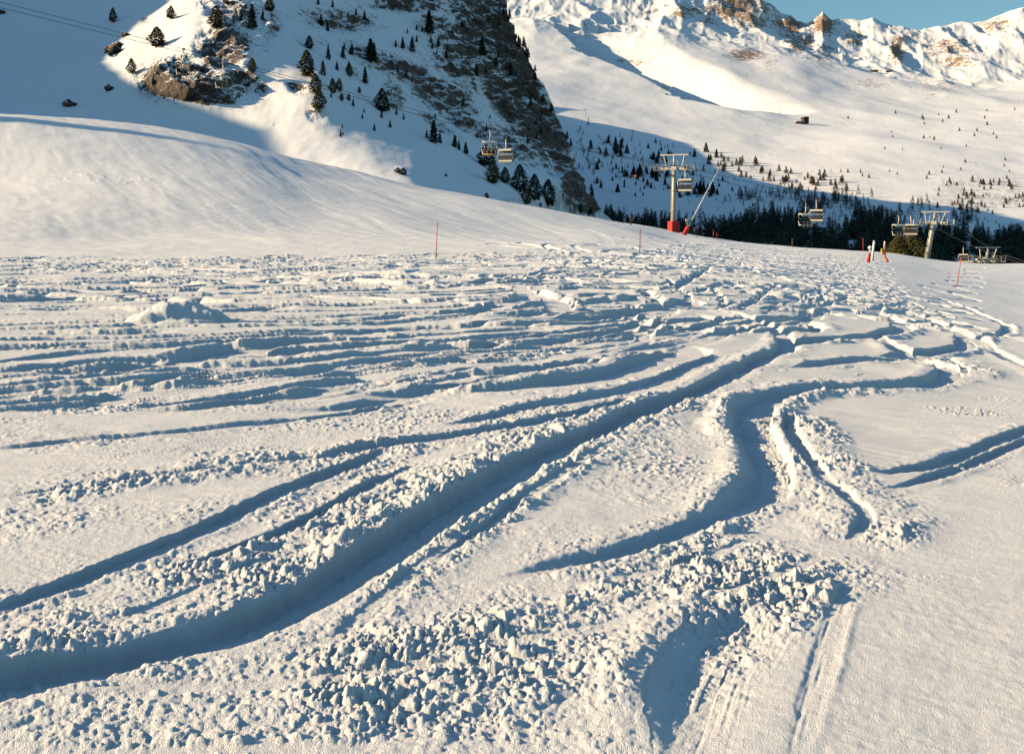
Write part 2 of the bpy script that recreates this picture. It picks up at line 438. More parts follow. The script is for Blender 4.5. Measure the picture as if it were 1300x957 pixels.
track(G([(430,502),(560,499),(650,496),(727,488),(785,477),(842,461),(877,450),(868,442)]), w=.32, d=.18, bl=.14, br=.05, bw=.3, rl=1, rr=.8, rw=.35, seed=10)
track(G([(400,452),(520,449),(640,447),(700,443)]), w=.2, d=.06, bl=.02, br=.02, rr=.3, rw=.2, seed=11)
track(G([(-60,571),(0,567),(77,560),(192,550),(308,538),(404,528),(457,521),(527,511),(560,506)]), w=.13, d=.10, bl=.0, br=.03, bw=.14, rl=0, rr=.55, rw=.45, seed=12, wall=.7)
track(G([(-40,590),(100,582),(250,565),(400,548),(520,535),(640,515)]), w=.25, d=.01, rl=.35, rr=.35, rw=.25, seed=13)
# rough bank low left
track(G([(-60,640),(0,632),(100,618),(230,603),(330,590),(430,578),(520,566),(600,548)]), w=.05, d=0, bl=.06, br=.06, bw=.35, rl=1.0, rr=1.0, rw=.38, seed=14)
track(G([(380,590),(450,574),(540,560),(620,548),(720,530),(820,505)]), w=.12, d=.09, bl=.05, br=.05, rl=.7, rr=.6, rw=.3, seed=15)
# bank and broken snow beside the great furrow
track(G([(-60,860),(60,830),(180,780),(300,728),(420,688),(520,640),(620,590),(750,545),(870,508),(930,480)]), w=.05, d=0, bl=.03, br=.06, bw=.45, rl=.9, rr=1, rw=.42, seed=16)
track(G([(560,545),(669,520),(746,508),(830,488),(920,455)]), w=.14, d=.10, bl=.05, br=.05, rl=.7, rr=.6, rw=.3, seed=17)
# double ski track low left
track(G([(-80,810),(0,776),(86,743),(208,695),(311,650),(370,622),(450,590),(520,565)]), w=.105, d=.12, bl=.0, br=.04, bw=.08, rl=.0, rr=.1, rw=.1, seed=18, wall=.45)
track(G([(185,738),(262,712),(361,677),(431,643),(490,610),(540,585)]), w=.065, d=.075, bl=.03, br=.03, bw=.07, rl=.1, rr=.25, rw=.12, seed=19, wall=.5)
# the great furrow
GF = [(-240,925),(-60,893),(20,866),(150,838),(290,803),(400,755),(500,694),(600,634),(700,577),(800,531),(900,492),(975,458),(1000,442),(990,424),(950,404),(905,392)]
track(G(GF), w=.185, d=.21, bl=.10, br=.05, bw=.24, rl=1.0, rr=.5, rw=.34, rin=.22, tilt=-.12, seed=20, wall=.6)
track(G([(300,885),(420,820),(500,752),(560,705),(640,650),(720,600),(800,552)]), w=.05, d=0, br=.05, bl=.05, bw=.16, rl=.9, rr=.6, rw=.12, seed=21)
# loops on the middle right
track(G([(1002,472),(1092,463),(1161,456),(1200,447)]), w=.18, d=.12, bl=.07, br=.03, rl=.7, rr=.7, rw=.25, seed=22)
track(G([(1000,440),(1040,434),(1092,431),(1135,422),(1146,413),(1124,400),(1112,392),(1150,384)]), w=.26, d=.16, bl=.03, br=.12, rr=.9, rl=.1, rw=.3, seed=23)
track(G([(1120,456),(1168,452),(1210,446),(1231,437),(1222,425),(1196,414),(1172,402),(1140,392)]), w=.26, d=.15, bl=.03, br=.12, rr=.8, rl=.1, rw=.3, seed=24)
track(G([(1225,432),(1258,428),(1279,420),(1272,410),(1230,393),(1180,375),(1130,362)]), w=.22, d=.14, bl=.03, br=.1, rr=.6, rl=.1, rw=.3, seed=25)
track(G([(1090,396),(1150,404),(1230,430),(1258,445),(1310,468),(1380,500)]), w=.16, d=.1, bl=.04, br=.06, rr=.3, rl=.2, rw=.2, seed=26)
track(G([(1070,475),(1090,480),(1106,476)]), w=.1, d=.06, bl=.03, seed=27)
# the big S and its bowl
S1 = [(1110,430),(1135,442),(1172,461),(1196,470),(1203,480),(1172,487),(1127,490),(1058,494),(1006,499),(972,507),(955,520),(955,542),(968,566),(978,590),(972,615),(940,640),(885,664),(801,695),(731,713),(662,730),(610,742)]
W = G(S1)
track(W[:8], w=.18, d=.17, bl=.04, br=.12, bw=.25, rl=.5, rr=.3, rw=.3, seed=28)
track(W[6:13], w=.2, d=.18, bl=.12, br=.12, bw=.22, rl=.9, rr=1., rw=.34, seed=29)
track(W[10:17], w=.19, d=.2, bl=.06, br=.12, bw=.2, rl=.5, rr=.6, rw=.25, seed=30, wall=.6)
track(W[14:], w=.12, d=.13, bl=.05, br=.0, bw=.12, rl=.8, rr=.35, rw=.25, tilt=.1, seed=31, wall=.7)
track(G([(1225,482),(1222,470),(1200,456)]), w=.05, d=0, bl=.10, br=.10, bw=.5, rl=1.1, rr=1.1, rw=.6, fade=.3, seed=32)
# broken snow east of the S
track(G([(990,520),(1010,550),(1035,590),(1075,630),(1100,660),(1060,700)]), w=.05, d=0, bl=.10, br=.10, bw=.4, rl=1.1, rr=1.0, rw=.42, seed=33)
track(G([(1003,520),(1003,545),(1020,570),(1050,602)]), w=.07, d=.05, bl=.06, br=.03, bw=.1, seed=34)
track(G([(1100,640),(1160,625),(1200,610)]), w=.05, d=0, bl=.03, br=.03, bw=.3, rl=.8, rr=.7, rw=.3, seed=35)
track(G([(1390,520),(1300,547),(1248,563),(1196,580),(1150,592),(1080,600)]), w=.11, d=.13, br=.02, bl=.04, bw=.12, rl=.3, rr=.3, rw=.2, seed=36)
track(G([(1390,535),(1300,561),(1248,578),(1196,598),(1150,612),(1110,620)]), w=.08, d=.10, br=.02, bl=.05, bw=.1, rl=.2, rr=.3, rw=.15, seed=37)
track(G([(1060,590),(1100,596),(1150,600)]), w=.17, d=.14, br=.04, bl=.12, bw=.25, rl=.5, rr=.5, rw=.3, seed=38)
# broken field along the bottom
track(G([(330,900),(480,860),(640,820),(800,790),(930,752),(1010,722),(1070,690)]), w=.05, d=0, bl=.03, br=.03, bw=.4, rl=1.05, rr=1.05, rw=.62, seed=39)
track(G([(-60,900),(150,880),(350,870),(560,850),(760,850)]), w=.05, d=0, bl=.05, br=.05, bw=.4, rl=1.1, rr=1.1, rw=.4, seed=40)
track(G([(-200,960),(200,960),(600,950),(850,960)]), w=.05, d=0, rl=.9, rr=.9, rw=.6, seed=41)
track(G([(640,748),(740,742),(830,728),(920,700),(990,668)]), w=.05, d=0, bl=.03, br=.03, bw=.2, rl=.8, rr=.8, rw=.3, seed=42)
track(G([(690,620),(780,628),(870,612)]), w=.05, d=0, rl=.35, rr=.35, rw=.4, seed=43)
# bottom right: bowl and bright groove
track(G([(870,1000),(895,920),(920,850),(965,790),(1020,745)]), w=.27, d=.12, bl=.13, br=.0, bw=.24, rl=1, rr=.0, rw=.3, rin=.6, seed=44, wall=1.3)
track(G([(1000,1010),(1030,890),(1052,812),(1069,764),(1088,712)]), w=.06, d=.012, bl=.0, br=.016, bw=.035, rin=0, seed=45, wall=1)
0 and track(G([(940,1010),(978,890),(1005,812),(1030,764),(1055,720)]), w=.09, d=.012, bl=.006, br=.008, bw=.08, rin=0, seed=46, wall=.8)
track(G([(520,700),(560,690),(640,668),(735,650)]), w=.025, d=.02, br=.01, bw=.03, seed=47)
track(G([(540,722),(590,690),(640,655),(680,620)]), w=.05, d=.05, br=.02, bw=.05, rl=.4, rr=.3, rw=.1, seed=48)
# old slide on the bank
track(G([(65,216),(120,226),(170,232),(222,241)]), w=.4, d=0, bl=.0, br=.0, bw=2, rl=.8, rr=.8, rw=3.6, fade=4, step=2, seed=49)
for a in ([(470,250),(520,275),(600,300),(640,322)], [(560,262),(640,285),(700,300)], [(730,285),(765,300),(775,318)], [(650,272),(700,290),(745,312)],
          [(800,300),(840,312),(900,322)], [(350,240),(430,262),(520,300)], [(885,325),(905,312),(930,313),(990,320)], [(60,275),(80,300)]):
    track(G(a), w=.9, d=.07, bl=.0, br=.0, bw=.9, fade=9, step=2, seed=50, wall=1.)

# ---- detail heights
Dist = Dg.astype(f32)
onbank = (sstep(62, 85, Dist)*sstep(930, 800, pg)).astype(f32)
und = .10*fbm(X/5., Y/5., 5, 4)*sstep(3, 14, Dist) + .05*fbm(X/1.6, Y/1.6, 9, 3)*sstep(3, 9, Dist)*sstep(150, 60, Dist)
und = und + onbank*(1.3*fbm(X/30., Y/40., 12, 2) + 0.11*fbm((X*.9+Y*.45)/2.6, (Y*.9-X*.45)/16., 15, 3))
und = und + sstep(100, 160, Dist)*(1-onbank)*.25*fbm(X/14., Y/14., 21, 3)
# sheltered drifts along the crest of the bank
mask_field = (1-onbank)*sstep(200, 120, Dist)
bs_ = sstep(-.35, .35, fbm(X/.9, Y/.6, 44, 3))*sstep(1040, 760, pg)*sstep(24, 14, Dist)
rough = np.maximum(rough, (.34*bs_*(1-np.clip(cut*14, 0, 1))).astype(f32))
rough *= .35+.95*sstep(-.55, .5, fbm(X/.55, Y/.55, 43, 3)+.25*vnoise(X/2.2, Y/2.2, 47))
near = slice(0, int(np.searchsorted(Dn, 16)))
mid = slice(0, int(np.searchsorted(Dn, 70)))
wx = X + .05*vnoise(X/.22, Y/.22, 31); wy = Y + .05*vnoise(X/.22, Y/.22, 32)
H = np.zeros(shape, f32)
H += rough*(.022*fbm(X/.4, Y/.4, 41, 3))
H[mid] += rough[mid]*.11*lumps(wx[mid], wy[mid], .26, 51, .30)*sstep(2, 12, Dist[mid])
H[mid] += rough[mid]*.26*lumps(wx[mid], wy[mid], .12, 55, .34)*sstep(34, 18, Dist[mid])
H[near] += rough[near]*.38*lumps(wx[near], wy[near], .06, 61, .42)
H[near] += rough[near]*.72*lumps(X[near], Y[near], .036, 67, .5)*sstep(14, 9, Dist[near])
H[near] += rough[near]*.8*lumps(X[near], Y[near], .020, 73, .5)*sstep(7.5, 5.5, Dist[near])
H[near] += rough[near]*.016*(ridged(X[near]/.16, Y[near]/.16, 79, 4)-.5)
far_ = slice(int(np.searchsorted(Dn, 45)), len(Dn))
H[far_] += rough[far_]*.22*lumps(X[far_], Y[far_], .5, 83, .6)*sstep(45, 70, Dist[far_])
# scattered crumbs on untouched snow
sp = sstep(.15, .55, fbm(X/1.1, Y/1.1, 91, 3))
H[near] += (1-np.clip(rough[near]*1.5, 0, 1))*sp[near]*.9*lumps(X[near], Y[near], .034, 95, .33)*sstep(15, 10, Dist[near])
# wind ripples on the smooth snow
ra = X*.80-Y*.60; rb = X*.60+Y*.80
wv_ = .25*vnoise(X/.8, Y/.8, 107)
rip = .6*(1-np.abs(vnoise(ra/1.3+wv_, rb/.15, 101))) + .35*(1-np.abs(vnoise(ra/.6+wv_, rb/.07, 102))) + .15*vnoise(ra/.25, rb/.03, 104) - .5
ripm = (1-np.clip(rough*1.4+cut*4, 0, 1))*sstep(26, 8, Dist)*(.35+.9*sstep(.0, .5, vnoise(X/1.7, Y/1.7, 103)+.25*np.sign(X-1.2)))
H += .0085*rip*ripm
H += .010*scr*sstep(16, 7, Dist)
H += .0018*vnoise(X/.03, Y/.03, 105)*sstep(9, 5, Dist)
H[near] += (.009*fbm(X[near]/.22, Y[near]/.14, 106, 4)*sstep(-.5, .4, fbm(X[near]/1.3, Y[near]/1.3, 108, 2)))*sstep(16, 9, Dist[near])
berm2 = berm*(1+.55*fbm(X/.35, Y/.35, 111, 2))
Z = L0.Z.astype(f32) + und + H + berm2 - cut
# pile of shovelled snow in the left middle distance
hp = ground(222, 413)
r2 = np.sqrt(((X-hp.x)/.95)**2 + ((Y-hp.y-.3)/.9)**2)
m = r2 < 1.3
Z[m] += (.36*np.clip(1-r2[m], 0, 1)**.8*(1+.5*fbm(X[m]/.4, Y[m]/.4, 121, 3)) + .5*lumps(X[m], Y[m], .22, 123, .8)*np.clip(1.3-r2[m], 0, 1))
P = np.stack([X, Y, Z], -1)
snow = grid_mesh('snowfield', P, M['snow']); tag(snow, kind='structure')
L0.Z = (L0.Z + und).astype(float)
del H, wx, wy, P, rip, ripm, sp, und, berm2, cut, berm

# ---- sun -----------------------------------------------------------
EL = math.radians(20.0); AZ = math.radians(3.0)      # from the left, slightly behind the camera
SUN = Vector((-math.cos(AZ)*math.cos(EL), -math.sin(AZ)*math.cos(EL), math.sin(EL)))
TE = math.tan(EL)

# ---- far terrain ---------------------------------------------------
Df = np.exp(np.linspace(math.log(330), math.log(6500), 900))
pf = np.concatenate([np.linspace(-700, 560, 60, endpoint=False), np.arange(560, 1330, 1.25), np.linspace(1340, 2300, 60)])
Dsf = [330, 500, 650, 800, 1000, 1300, 1700, 2100, 2500, 2900, 3300, 3800]
rowsf = {-700: [400,350,335,320,305,275,235,200,180,160,140,120],
 500:  [400,345,325,308,288,248,196,154,128,104,80,46],
 650:  [400,345,325,305,282,240,184,140,112,86,60,25],
 760:  [402,350,328,308,285,245,194,150,120,92,66,32],
 850:  [405,352,330,310,288,250,202,160,130,102,76,42],
 930:  [410,356,333,313,291,254,206,166,136,110,84,50],
 1000: [412,360,336,315,293,256,208,172,144,118,92,60],
 1100: [415,364,340,318,295,256,206,174,150,130,114,92],
 1200: [418,368,343,320,295,256,206,172,152,136,122,104],
 1300: [420,370,345,322,296,258,208,172,150,134,120,102],
 2300: [420,370,345,320,290,250,195,155,130,110,95,80]}
colsf = sorted(rowsf)
crest = [(-700,80),(450,-10),(600,-36),(800,-32),(900,-20),(940,-10),(968,0),(980,5),(991,16),(1003,19),(1013,28),(1023,31),(1033,26),(1044,16),(1055,26),(1065,25),(1093,29),(1108,26),(1125,33),(1143,36),(1170,40),(1198,36),(1220,31),(1246,29),(1268,21),(1300,15),(1400,5),(2300,-40)]
cp = np.interp(pf, [c[0] for c in crest], [c[1] for c in crest])
LF = Field(colsf, Dsf, [rowsf[c] for c in colsf], Df, pf)
iC = np.searchsorted(Df, 3800)
DC = 4500.
zc = CZ + (HOR-cp)/F*DC
Dg, pg = np.meshgrid(Df, pf, indexing='ij')
base38 = LF.Z[iC]
t = np.clip((Dg-3800)/(DC-3800), 0, 1)
Z = np.where(Dg <= 3800, LF.Z, base38[None, :]*(1-t) + zc[None, :]*t)
# steepening towards the crest
Z = np.where((Dg > 3800) & (Dg <= DC), base38[None, :] + (zc-base38)[None, :]*t**1.25, Z)
Z = np.where(Dg > DC, zc[None, :] - (Dg-DC)*.45, Z)
X = (pg-650)/F*Dg; Y = Dg
# spur with a crisp crest that throws its own shadow: (px, row, depth, height)
def polyd(pts, wl, wr, amp_list):
    """height ridge along world polyline; gentle on the sun side (width wl), steep on the far side (wr)"""
    out = np.zeros_like(Z)
    pts = np.array(pts, float)
    for k in range(len(pts)-1):
        a, b = pts[k], pts[k+1]
        dx, dy = b-a; l2 = dx*dx+dy*dy
        tt = ((X-a[0])*dx+(Y-a[1])*dy)/l2; tc = np.clip(tt, 0, 1)
        ex = X-a[0]-tc*dx; ey = Y-a[1]-tc*dy
        dd = np.hypot(ex, ey); sg = ex*dy-ey*dx            # + = right of travel
        am = amp_list[k]*(1-tc)+amp_list[k+1]*tc
        wdt = np.where(sg < 0, wr, wl)
        out = np.maximum(out, am*np.clip(1-dd/wdt, 0, 1)**1.15)
    return out
LF.Z = Z.copy()
def farhit(px, py, dmin=None): return LF.hit(px, py, dmin)
spur = [(690,24,3800),(703,32,3680),(740,64,3280),(790,84,3030),(832,108,2790),(862,124,2600),(925,138,2450)]
spw = [((a-650)/F*c, c) for a, b, c in spur]
spz = [CZ+(HOR-b)/F*c for a, b, c in spur]
base = [float(LF.z(a, c)) for a, b, c in spur]
amps = [max(3, min(45, z-b_)) for z, b_ in zip(spz, base)]
print('spur amps', [round(v) for v in amps])
Z = Z + polyd(spw, 260, 60, amps)
Z = Z - polyd(spw, 25, 25, [0]*7)
pts_ = np.array(spw)
dip = np.zeros_like(Z)
for k in range(len(pts_)-1):
    a_, b_ = pts_[k], pts_[k+1]; dx, dy = b_-a_; l2 = dx*dx+dy*dy
    tt = ((X-a_[0])*dx+(Y-a_[1])*dy)/l2; tc = np.clip(tt, 0, 1)
    ex = X-a_[0]-tc*dx; ey = Y-a_[1]-tc*dy; dd = np.hypot(ex, ey); sg = ex*dy-ey*dx
    d0, d1 = [(16,26),(26,42),(42,44),(44,34),(34,22),(22,0)][k]
    v = np.where(sg < 0, (d0+(d1-d0)*tc)*2.0*sstep(0, 80, dd)*sstep(360, 150, dd), 0)*((tt > -.3) & (tt < 1.2))
    dip = np.maximum(dip, v)
Z = Z - dip
# dip behind the spur
# secondary knoll with scrub
def bump(px, py, D, rx, ry, h):
    x0, y0 = (px-650)/F*D, D
    return h*np.exp(-(((X-x0)/rx)**2+((Y-y0)/ry)**2))
Z += bump(1110, 95, 3400, 260, 260, 30)
Z += bump(1190, 110, 3200, 160, 200, 14)
Z += bump(1115, 180, 1950, 90, 220, 10)
hi = sstep(2600, 3800, Y)*sstep(0, 1, 1)
side = sstep(860, 980, pg)
rg1 = ridged(X/420., Y/700., 201, 5)-.45
rg2 = ridged(X/150., Y/260., 211, 4)-.45
nearcrest = np.clip(1-np.abs(Y-DC)/60, 0, 1)
mount = sstep(3300, 4300, Y)
Z += mount*(1-.65*nearcrest)*(105*rg1+38*rg2)
Z += (1-mount)*(8*fbm(X/220., Y/360., 221, 3)+.8*fbm(X/35., Y/70., 225, 3))*sstep(350, 900, Y)
Z += (1-mount)*sstep(2000, 2900, Y)*12*fbm(X/240., Y/420., 231, 3)
# rock ribs of the upper left slopes
def rockblob(px, py, rx, ry, a):
    rw = HOR+(CZ-Z)*F/Y
    return a*np.exp(-(((pg-px)/rx)**2+((rw-py)/ry)**2)**1.2)
rock = np.zeros_like(Z) + .02
rw_ = HOR+(CZ-Z)*F/Y
for b_ in ((880,14,40,10,.55),(935,10,45,22,.75),(950,25,30,16,.6),(900,28,26,8,.5),(825,15,16,6,.4),(948,70,30,10,.75),(975,80,14,12,.45),(1005,30,26,14,.75),(1015,55,22,16,.75),(1045,30,22,16,.7),(1045,70,18,14,.55),
           (1085,50,16,12,.62),(1138,65,12,20,.72),(1150,45,16,10,.4),(1205,60,40,16,.55),(1210,78,30,10,.6),(1262,32,30,12,.5),(1110,108,34,10,.42),(1190,112,36,14,.42),(845,112,8,8,.5),(800,78,30,8,.42),(720,45,10,10,.25),
           (1230,250,60,22,.35),(1290,245,40,22,.35)):
    rock = np.maximum(rock, b_[4]*np.exp(-(((pg-b_[0])/b_[2])**2+((rw_-b_[1])/b_[3])**2)**1.2))
Zc = Z
LF.Z = Z.copy()
P = np.stack([X, Y, Z], -1)
# jagged relief where rock shows
amp = np.clip(rock-.2, 0, 1)
P[..., 2] += amp*mount*26*(ridged(X/60., Y/90., 241, 4)-.5) + amp*(1-mount)*8*(ridged(X/30., Y/50., 245, 3)-.5)
far = grid_mesh('far_mountain_slope', P, M['far'], rock); tag(far, kind='structure')
del P

# ---- cliff mountain --------------------------------------------------
cpx = [-500, 0, 100, 180, 260, 340, 400, 460, 520, 600, 680, 760, 820]
cpy = [330, 250, 200, 150, 125, 100, 50, 0, -80, -170]
DT = [[215,235,238,240,240,240,238,236,238,250,380,560,620],
      [225,252,256,260,262,262,260,256,254,290,430,620,660],
      [245,280,285,290,292,292,290,287,305,420,560,640,680],
      [285,320,325,328,331,330,328,360,440,530,600,660,700],
      [320,348,350,342,338,341,338,400,475,550,615,670,705],
      [350,375,375,352,342,353,356,440,502,565,630,680,710],
      [425,442,440,412,372,395,448,505,550,605,655,695,720],
      [500,512,510,490,450,470,520,560,595,640,680,715,740],
      [600,610,610,605,600,600,620,640,665,690,720,750,770],
      [720,720,720,720,715,715,725,735,750,770,790,810,830]]
edge = [(330,835),(300,805),(280,782),(265,765),(245,746),(220,737),(190,727),(160,712),(130,703),(100,688),(60,661),(20,646),(0,643),(-80,625),(-170,600)]
ev = np.arange(330, -170.5, -1.0)
E = np.interp(-ev, [-e[0] for e in edge], [e[1] for e in edge])
E = E + 4.5*fbm(ev/16., ev*0+3, 301, 5, .6)
nu = 1060
s = np.linspace(0, 1, nu)
s = np.where(s < .12, s/.12*.38*.6, .38*.6 + (s-.12)/.88*(1-.38*.6))    # sparse off-frame left
pxg = -500 + (E[:, None]+500)*s[None, :]
# depth by smooth interpolation of the table
order = np.argsort(cpy)
TT = np.array(DT, float)[order]; ys_ = np.array(cpy, float)[order]
A = hermite(ys_, TT, ev)                      # (nrow, ncol)
Dm = np.empty_like(pxg)
for i in range(len(ev)):
    Dm[i] = hermite(cpx, A[i], pxg[i])
pyg = np.repeat(ev[:, None], nu, 1)
# rock mask in the mountain's own layout
rockm = np.full(pxg.shape, .02)
def rb(px, py, rx, ry, a, ang=0):
    global rockm
    c, s_ = math.cos(math.radians(ang)), math.sin(math.radians(ang))
    dx, dy = pxg-px, pyg-py
    u, v = (dx*c+dy*s_)/rx, (-dx*s_+dy*c)/ry
    rockm = np.maximum(rockm, a*np.exp(-(u*u+v*v)**1.5))
for b_ in ((228,98,66,32,.70,-8),(285,60,52,40,.66,-35),(215,100,45,26,.68,-10),(285,48,36,26,.74,-30),(250,118,64,14,.80,8),(300,30,36,22,.62,-30),(296,18,42,30,.68,-20),(345,30,18,26,.56,0),(380,112,22,6,.52,10),(305,50,20,28,.75,20),(335,55,18,14,.45,0),(300,105,34,20,.6,0),(330,115,12,16,.45,0),
           (260,5,20,7,.5,0),(310,0,25,10,.5,0),(150,62,10,6,.6,0),(145,67,9,6,.6,0),(185,25,8,4,.5,0),
           (430,25,60,16,.55,8),(520,5,70,14,.55,0),(475,70,45,16,.55,30),(520,90,60,16,.68,25),(560,120,60,26,.62,28),(600,60,55,60,.60,40),(610,30,60,50,.62,60),(560,30,40,14,.5,10),
           (640,120,70,22,.72,60),(670,150,60,22,.75,62),(715,210,60,16,.75,68),(600,160,70,12,.66,28),(650,185,60,18,.58,32),(740,250,40,8,.7,55),(690,200,60,10,.55,50),(560,160,40,8,.62,30),
           (500,120,20,30,.55,10),(450,90,12,10,.5,0),(640,40,20,60,.85,-8),(665,90,22,50,.85,-25),(697,165,20,55,.85,-28),(728,225,16,34,.85,-25),(752,258,14,18,.8,-40),(400,50,30,8,.35,10),(380,115,22,12,.42,10),(400,150,18,12,.35,20),(345,160,8,3,.3,0),(510,213,10,3,.3,10)):
    rb(*b_)
X = (pxg-650)/F*Dm; Y = Dm.copy(); Z = CZ + (HOR-pyg)/F*Dm
am = sstep(.15, .7, rockm)
# strata and crags: push the surface toward / away from the viewer side and up
sx = (X*.8-Z*.6); sz = (Z*.8+X*.6)
n1 = ridged(sx/38., sz/11., 311, 5)-.5
n2 = fbm(X/9., Z/5., 317, 4) + .9*(ridged(sx/9., sz/4., 318, 3)-.5)
n3 = fbm(X/60., Z/40., 319, 3)
disp = am*(9*n1+4.5*n2) + 5*n3 + (1-am)*(1.2*fbm(X/14., Y/30., 323, 4)+(.15+.6*(pyg < 130))*.8*fbm((X*.8+Z*.6)/9., (Z-X)/30., 325, 3))
dirv = np.array([.35, -.85, .25]); dirv /= np.linalg.norm(dirv)
fadeE = np.clip((E[:, None]-pxg)/14, 0, 1)
P = np.stack([X, Y, Z], -1) + disp[..., None]*dirv*(.55+.45*fadeE)[..., None]
P[..., 2] += am*1.8*fbm(X/5., Z/3., 331, 3)*fadeE
# wrap round the back
cols_ = [P]
last = P[:, -1:, :]
for dpx, dd in ((-1.5, 8), (-7, 40), (-22, 130), (-60, 300)):
    q = last.copy(); q[..., 1] += dd; q[..., 0] += dpx/F*last[..., 1] - dd*.02
    q[..., 2] -= dd*.12
    cols_.append(q)
P = np.concatenate(cols_, 1)
rk = np.concatenate([rockm] + [rockm[:, -1:]]*4, 1)
# back of the summit ridge
top = []
for k, (dy, dz) in enumerate(((25, -4), (90, -50), (250, -200))):
    q = P[-1:, :, :].copy(); q[..., 1] += dy; q[..., 2] += dz; top.append(q)
P = np.concatenate([P]+top, 0); rk = np.concatenate([rk]+[rk[-1:]]*3, 0)
cliff = grid_mesh('cliff_mountain', P, M['cliff'], rk); tag(cliff, kind='structure')
CG = P; CPX = pxg; 
def cliffpt(px, py):
    i = int(np.clip(round(330-py), 0, len(ev)-1)); j = int(np.clip(np.searchsorted(pxg[i], px), 0, nu-1))
    # displaced grid: look for the vertex that projects to px,py
    i0, i1, j0, j1 = max(0, i-14), min(len(ev), i+14), max(0, j-14), min(nu, j+14)
    Q = P[i0:i1, j0:j1]
    qx = 650+F*Q[..., 0]/Q[..., 1]; qy = HOR+(CZ-Q[..., 2])*F/Q[..., 1]
    k = np.argmin((qx-px)**2+(qy-py)**2)
    return Vector(Q.reshape(-1, 3)[k])

# ---- unseen ridges, added and shaped to throw the big shadows ----------
def shadow_ridge(name, x0, prof, seed, width=1.0, jag=1.2):
    ys = np.linspace(prof[0][0], prof[-1][0], 500)
    zs = np.interp(ys, [p[0] for p in prof], [p[1] for p in prof])
    zs = zs + jag*fbm(ys/14., ys*0, seed, 4)
    offs = np.array([-260, -170, -100, -50, -20, 0, 14, 30, 50, 80])*width
    hh = np.array([-.6, -.1, .35, .7, .9, 1, .88, .55, .15, -.5])
    XX = x0 + offs[None, :] + 0*ys[:, None]; YY = np.repeat(ys[:, None], len(offs), 1)
    ZZ = zs[:, None]*hh[None, :] + (hh[None, :] < .99)*5*fbm(XX/30., YY/30., seed+5, 4)
    PP = np.stack([XX, YY, ZZ], -1)
    o = grid_mesh(name, PP, M['cliff'], np.full(PP.shape[:2], .3)); tag(o, kind='structure'); return o
XA = -420.
pa = []
for q in ((215,2),(185,24),(147,60),(131,80),(168,109)):
    h = cliffpt(*q); dx_ = h.x-XA
    pa.append((h.y-dx_*math.tan(AZ), h.z+dx_/math.cos(AZ)*TE, q))
pa.sort(); print('ridge A', [(round(a), round(b), q) for a, b, q in pa])
for q in ((60,156),(100,160),(160,160),(230,172),(230,176),(300,188),(350,206),(390,215),(320,200),(200,140),(250,150),(320,160),(335,140),(200,120),(345,165),(20,155),(120,165),(250,178),(350,205),(420,215),(500,238)):
    h = ground(*q); dx_ = h.x-XA
    print('lit', q, round(h.y-dx_*math.tan(AZ)), round(h.z+dx_/math.cos(AZ)*TE))
shadow_ridge('left_shadow_ridge', XA, [(-60,0),(60,60),(136,128),(142,150.6),(147,151.8),(153,138),(235,146),(268,150),(299,157.4),(333,157)]+[(a_, b_+.5) for a_, b_, q in pa[1:]]+[(560, 215),(660, 240)], 401, jag=.7)  # unseen ridge at left, profile fitted to the shadow edge on the slope
bd = [(705,146),(722,141),(745,141),(762,166),(790,163),(830,171),(872,182),(895,197),(912,214),(940,224),(1000,238),(1050,244),(1100,252),(1150,258),(1200,262),(1250,268),(1300,280)]
XB = -150.
pr = []
for a, b in bd:
    h = farhit(a, b); dxx = h.x - XB
    pr.append((h.y - dxx*math.tan(AZ), h.z + dxx/math.cos(AZ)*TE))
pr.sort()
for i_ in range(1, len(pr)-1):
    if pr[i_][1] < min(pr[i_-1][1], pr[i_+1][1])-12: pr[i_] = (pr[i_][0], .5*(pr[i_-1][1]+pr[i_+1][1]))
print('ridge B', [(round(a), round(b)) for a, b in pr])
prof = [(pr[0][0]-420, pr[0][1]-40), (pr[0][0]-120, pr[0][1]+5)] + pr + [(pr[-1][0]+25, pr[-1][1]-60), (pr[-1][0]+120, 0)]
shadow_ridge('hidden_shadow_ridge', XB, prof, 411, width=.7, jag=1.5)  # unseen ridge added behind the cliff, fitted to the valley shadow edge

# ------------------------------------------------------------------ trees
def crown_mesh(name, seed, h=10., r=2.0, n=420, shape='fir', leaf=.55):
    rg = random.Random(seed); mb = MB(); up = Vector((0, 0, 1))
    for i in range(n):
        t = rg.random()**.8 if shape == 'fir' else rg.random()**.75
        z = h*(.07+.93*t)
        if shape == 'fir': rad = r*(1-t)**.85*(.82+.18*math.sin(t*38+seed))+.08
        elif shape == 'pine': rad = r*min(1, (1-t)*1.9)**.75*min(1, .55+t*1.5)+.1
        else: rad = r*(1-t)**.7*.8+.1
        a = rg.random()*2*PI
        q = rad*math.sqrt(rg.uniform(.25, 1.0))*(1+.22*math.sin(a*3+seed*1.7+t*9))
        c = Vector((math.cos(a)*q, math.sin(a)*q, z - .18*q))
        out = Vector((math.cos(a), math.sin(a), -.35+rg.uniform(-.3, .5))).normalized()
        side = out.cross(up).normalized(); side = (side + up*rg.uniform(-.5, .5)).normalized()
        l = leaf*rg.uniform(.6, 1.35)*(.45+.55*(1-t)); w_ = l*rg.uniform(.4, .7)
        b = len(mb.v)
        mb.v += [c-out*l*.5, c+side*w_*.5+out*l*.1, c+out*l*.75, c-side*w_*.5+out*l*.1]
        mb.f.append([b, b+1, b+2, b+3])
    return mb
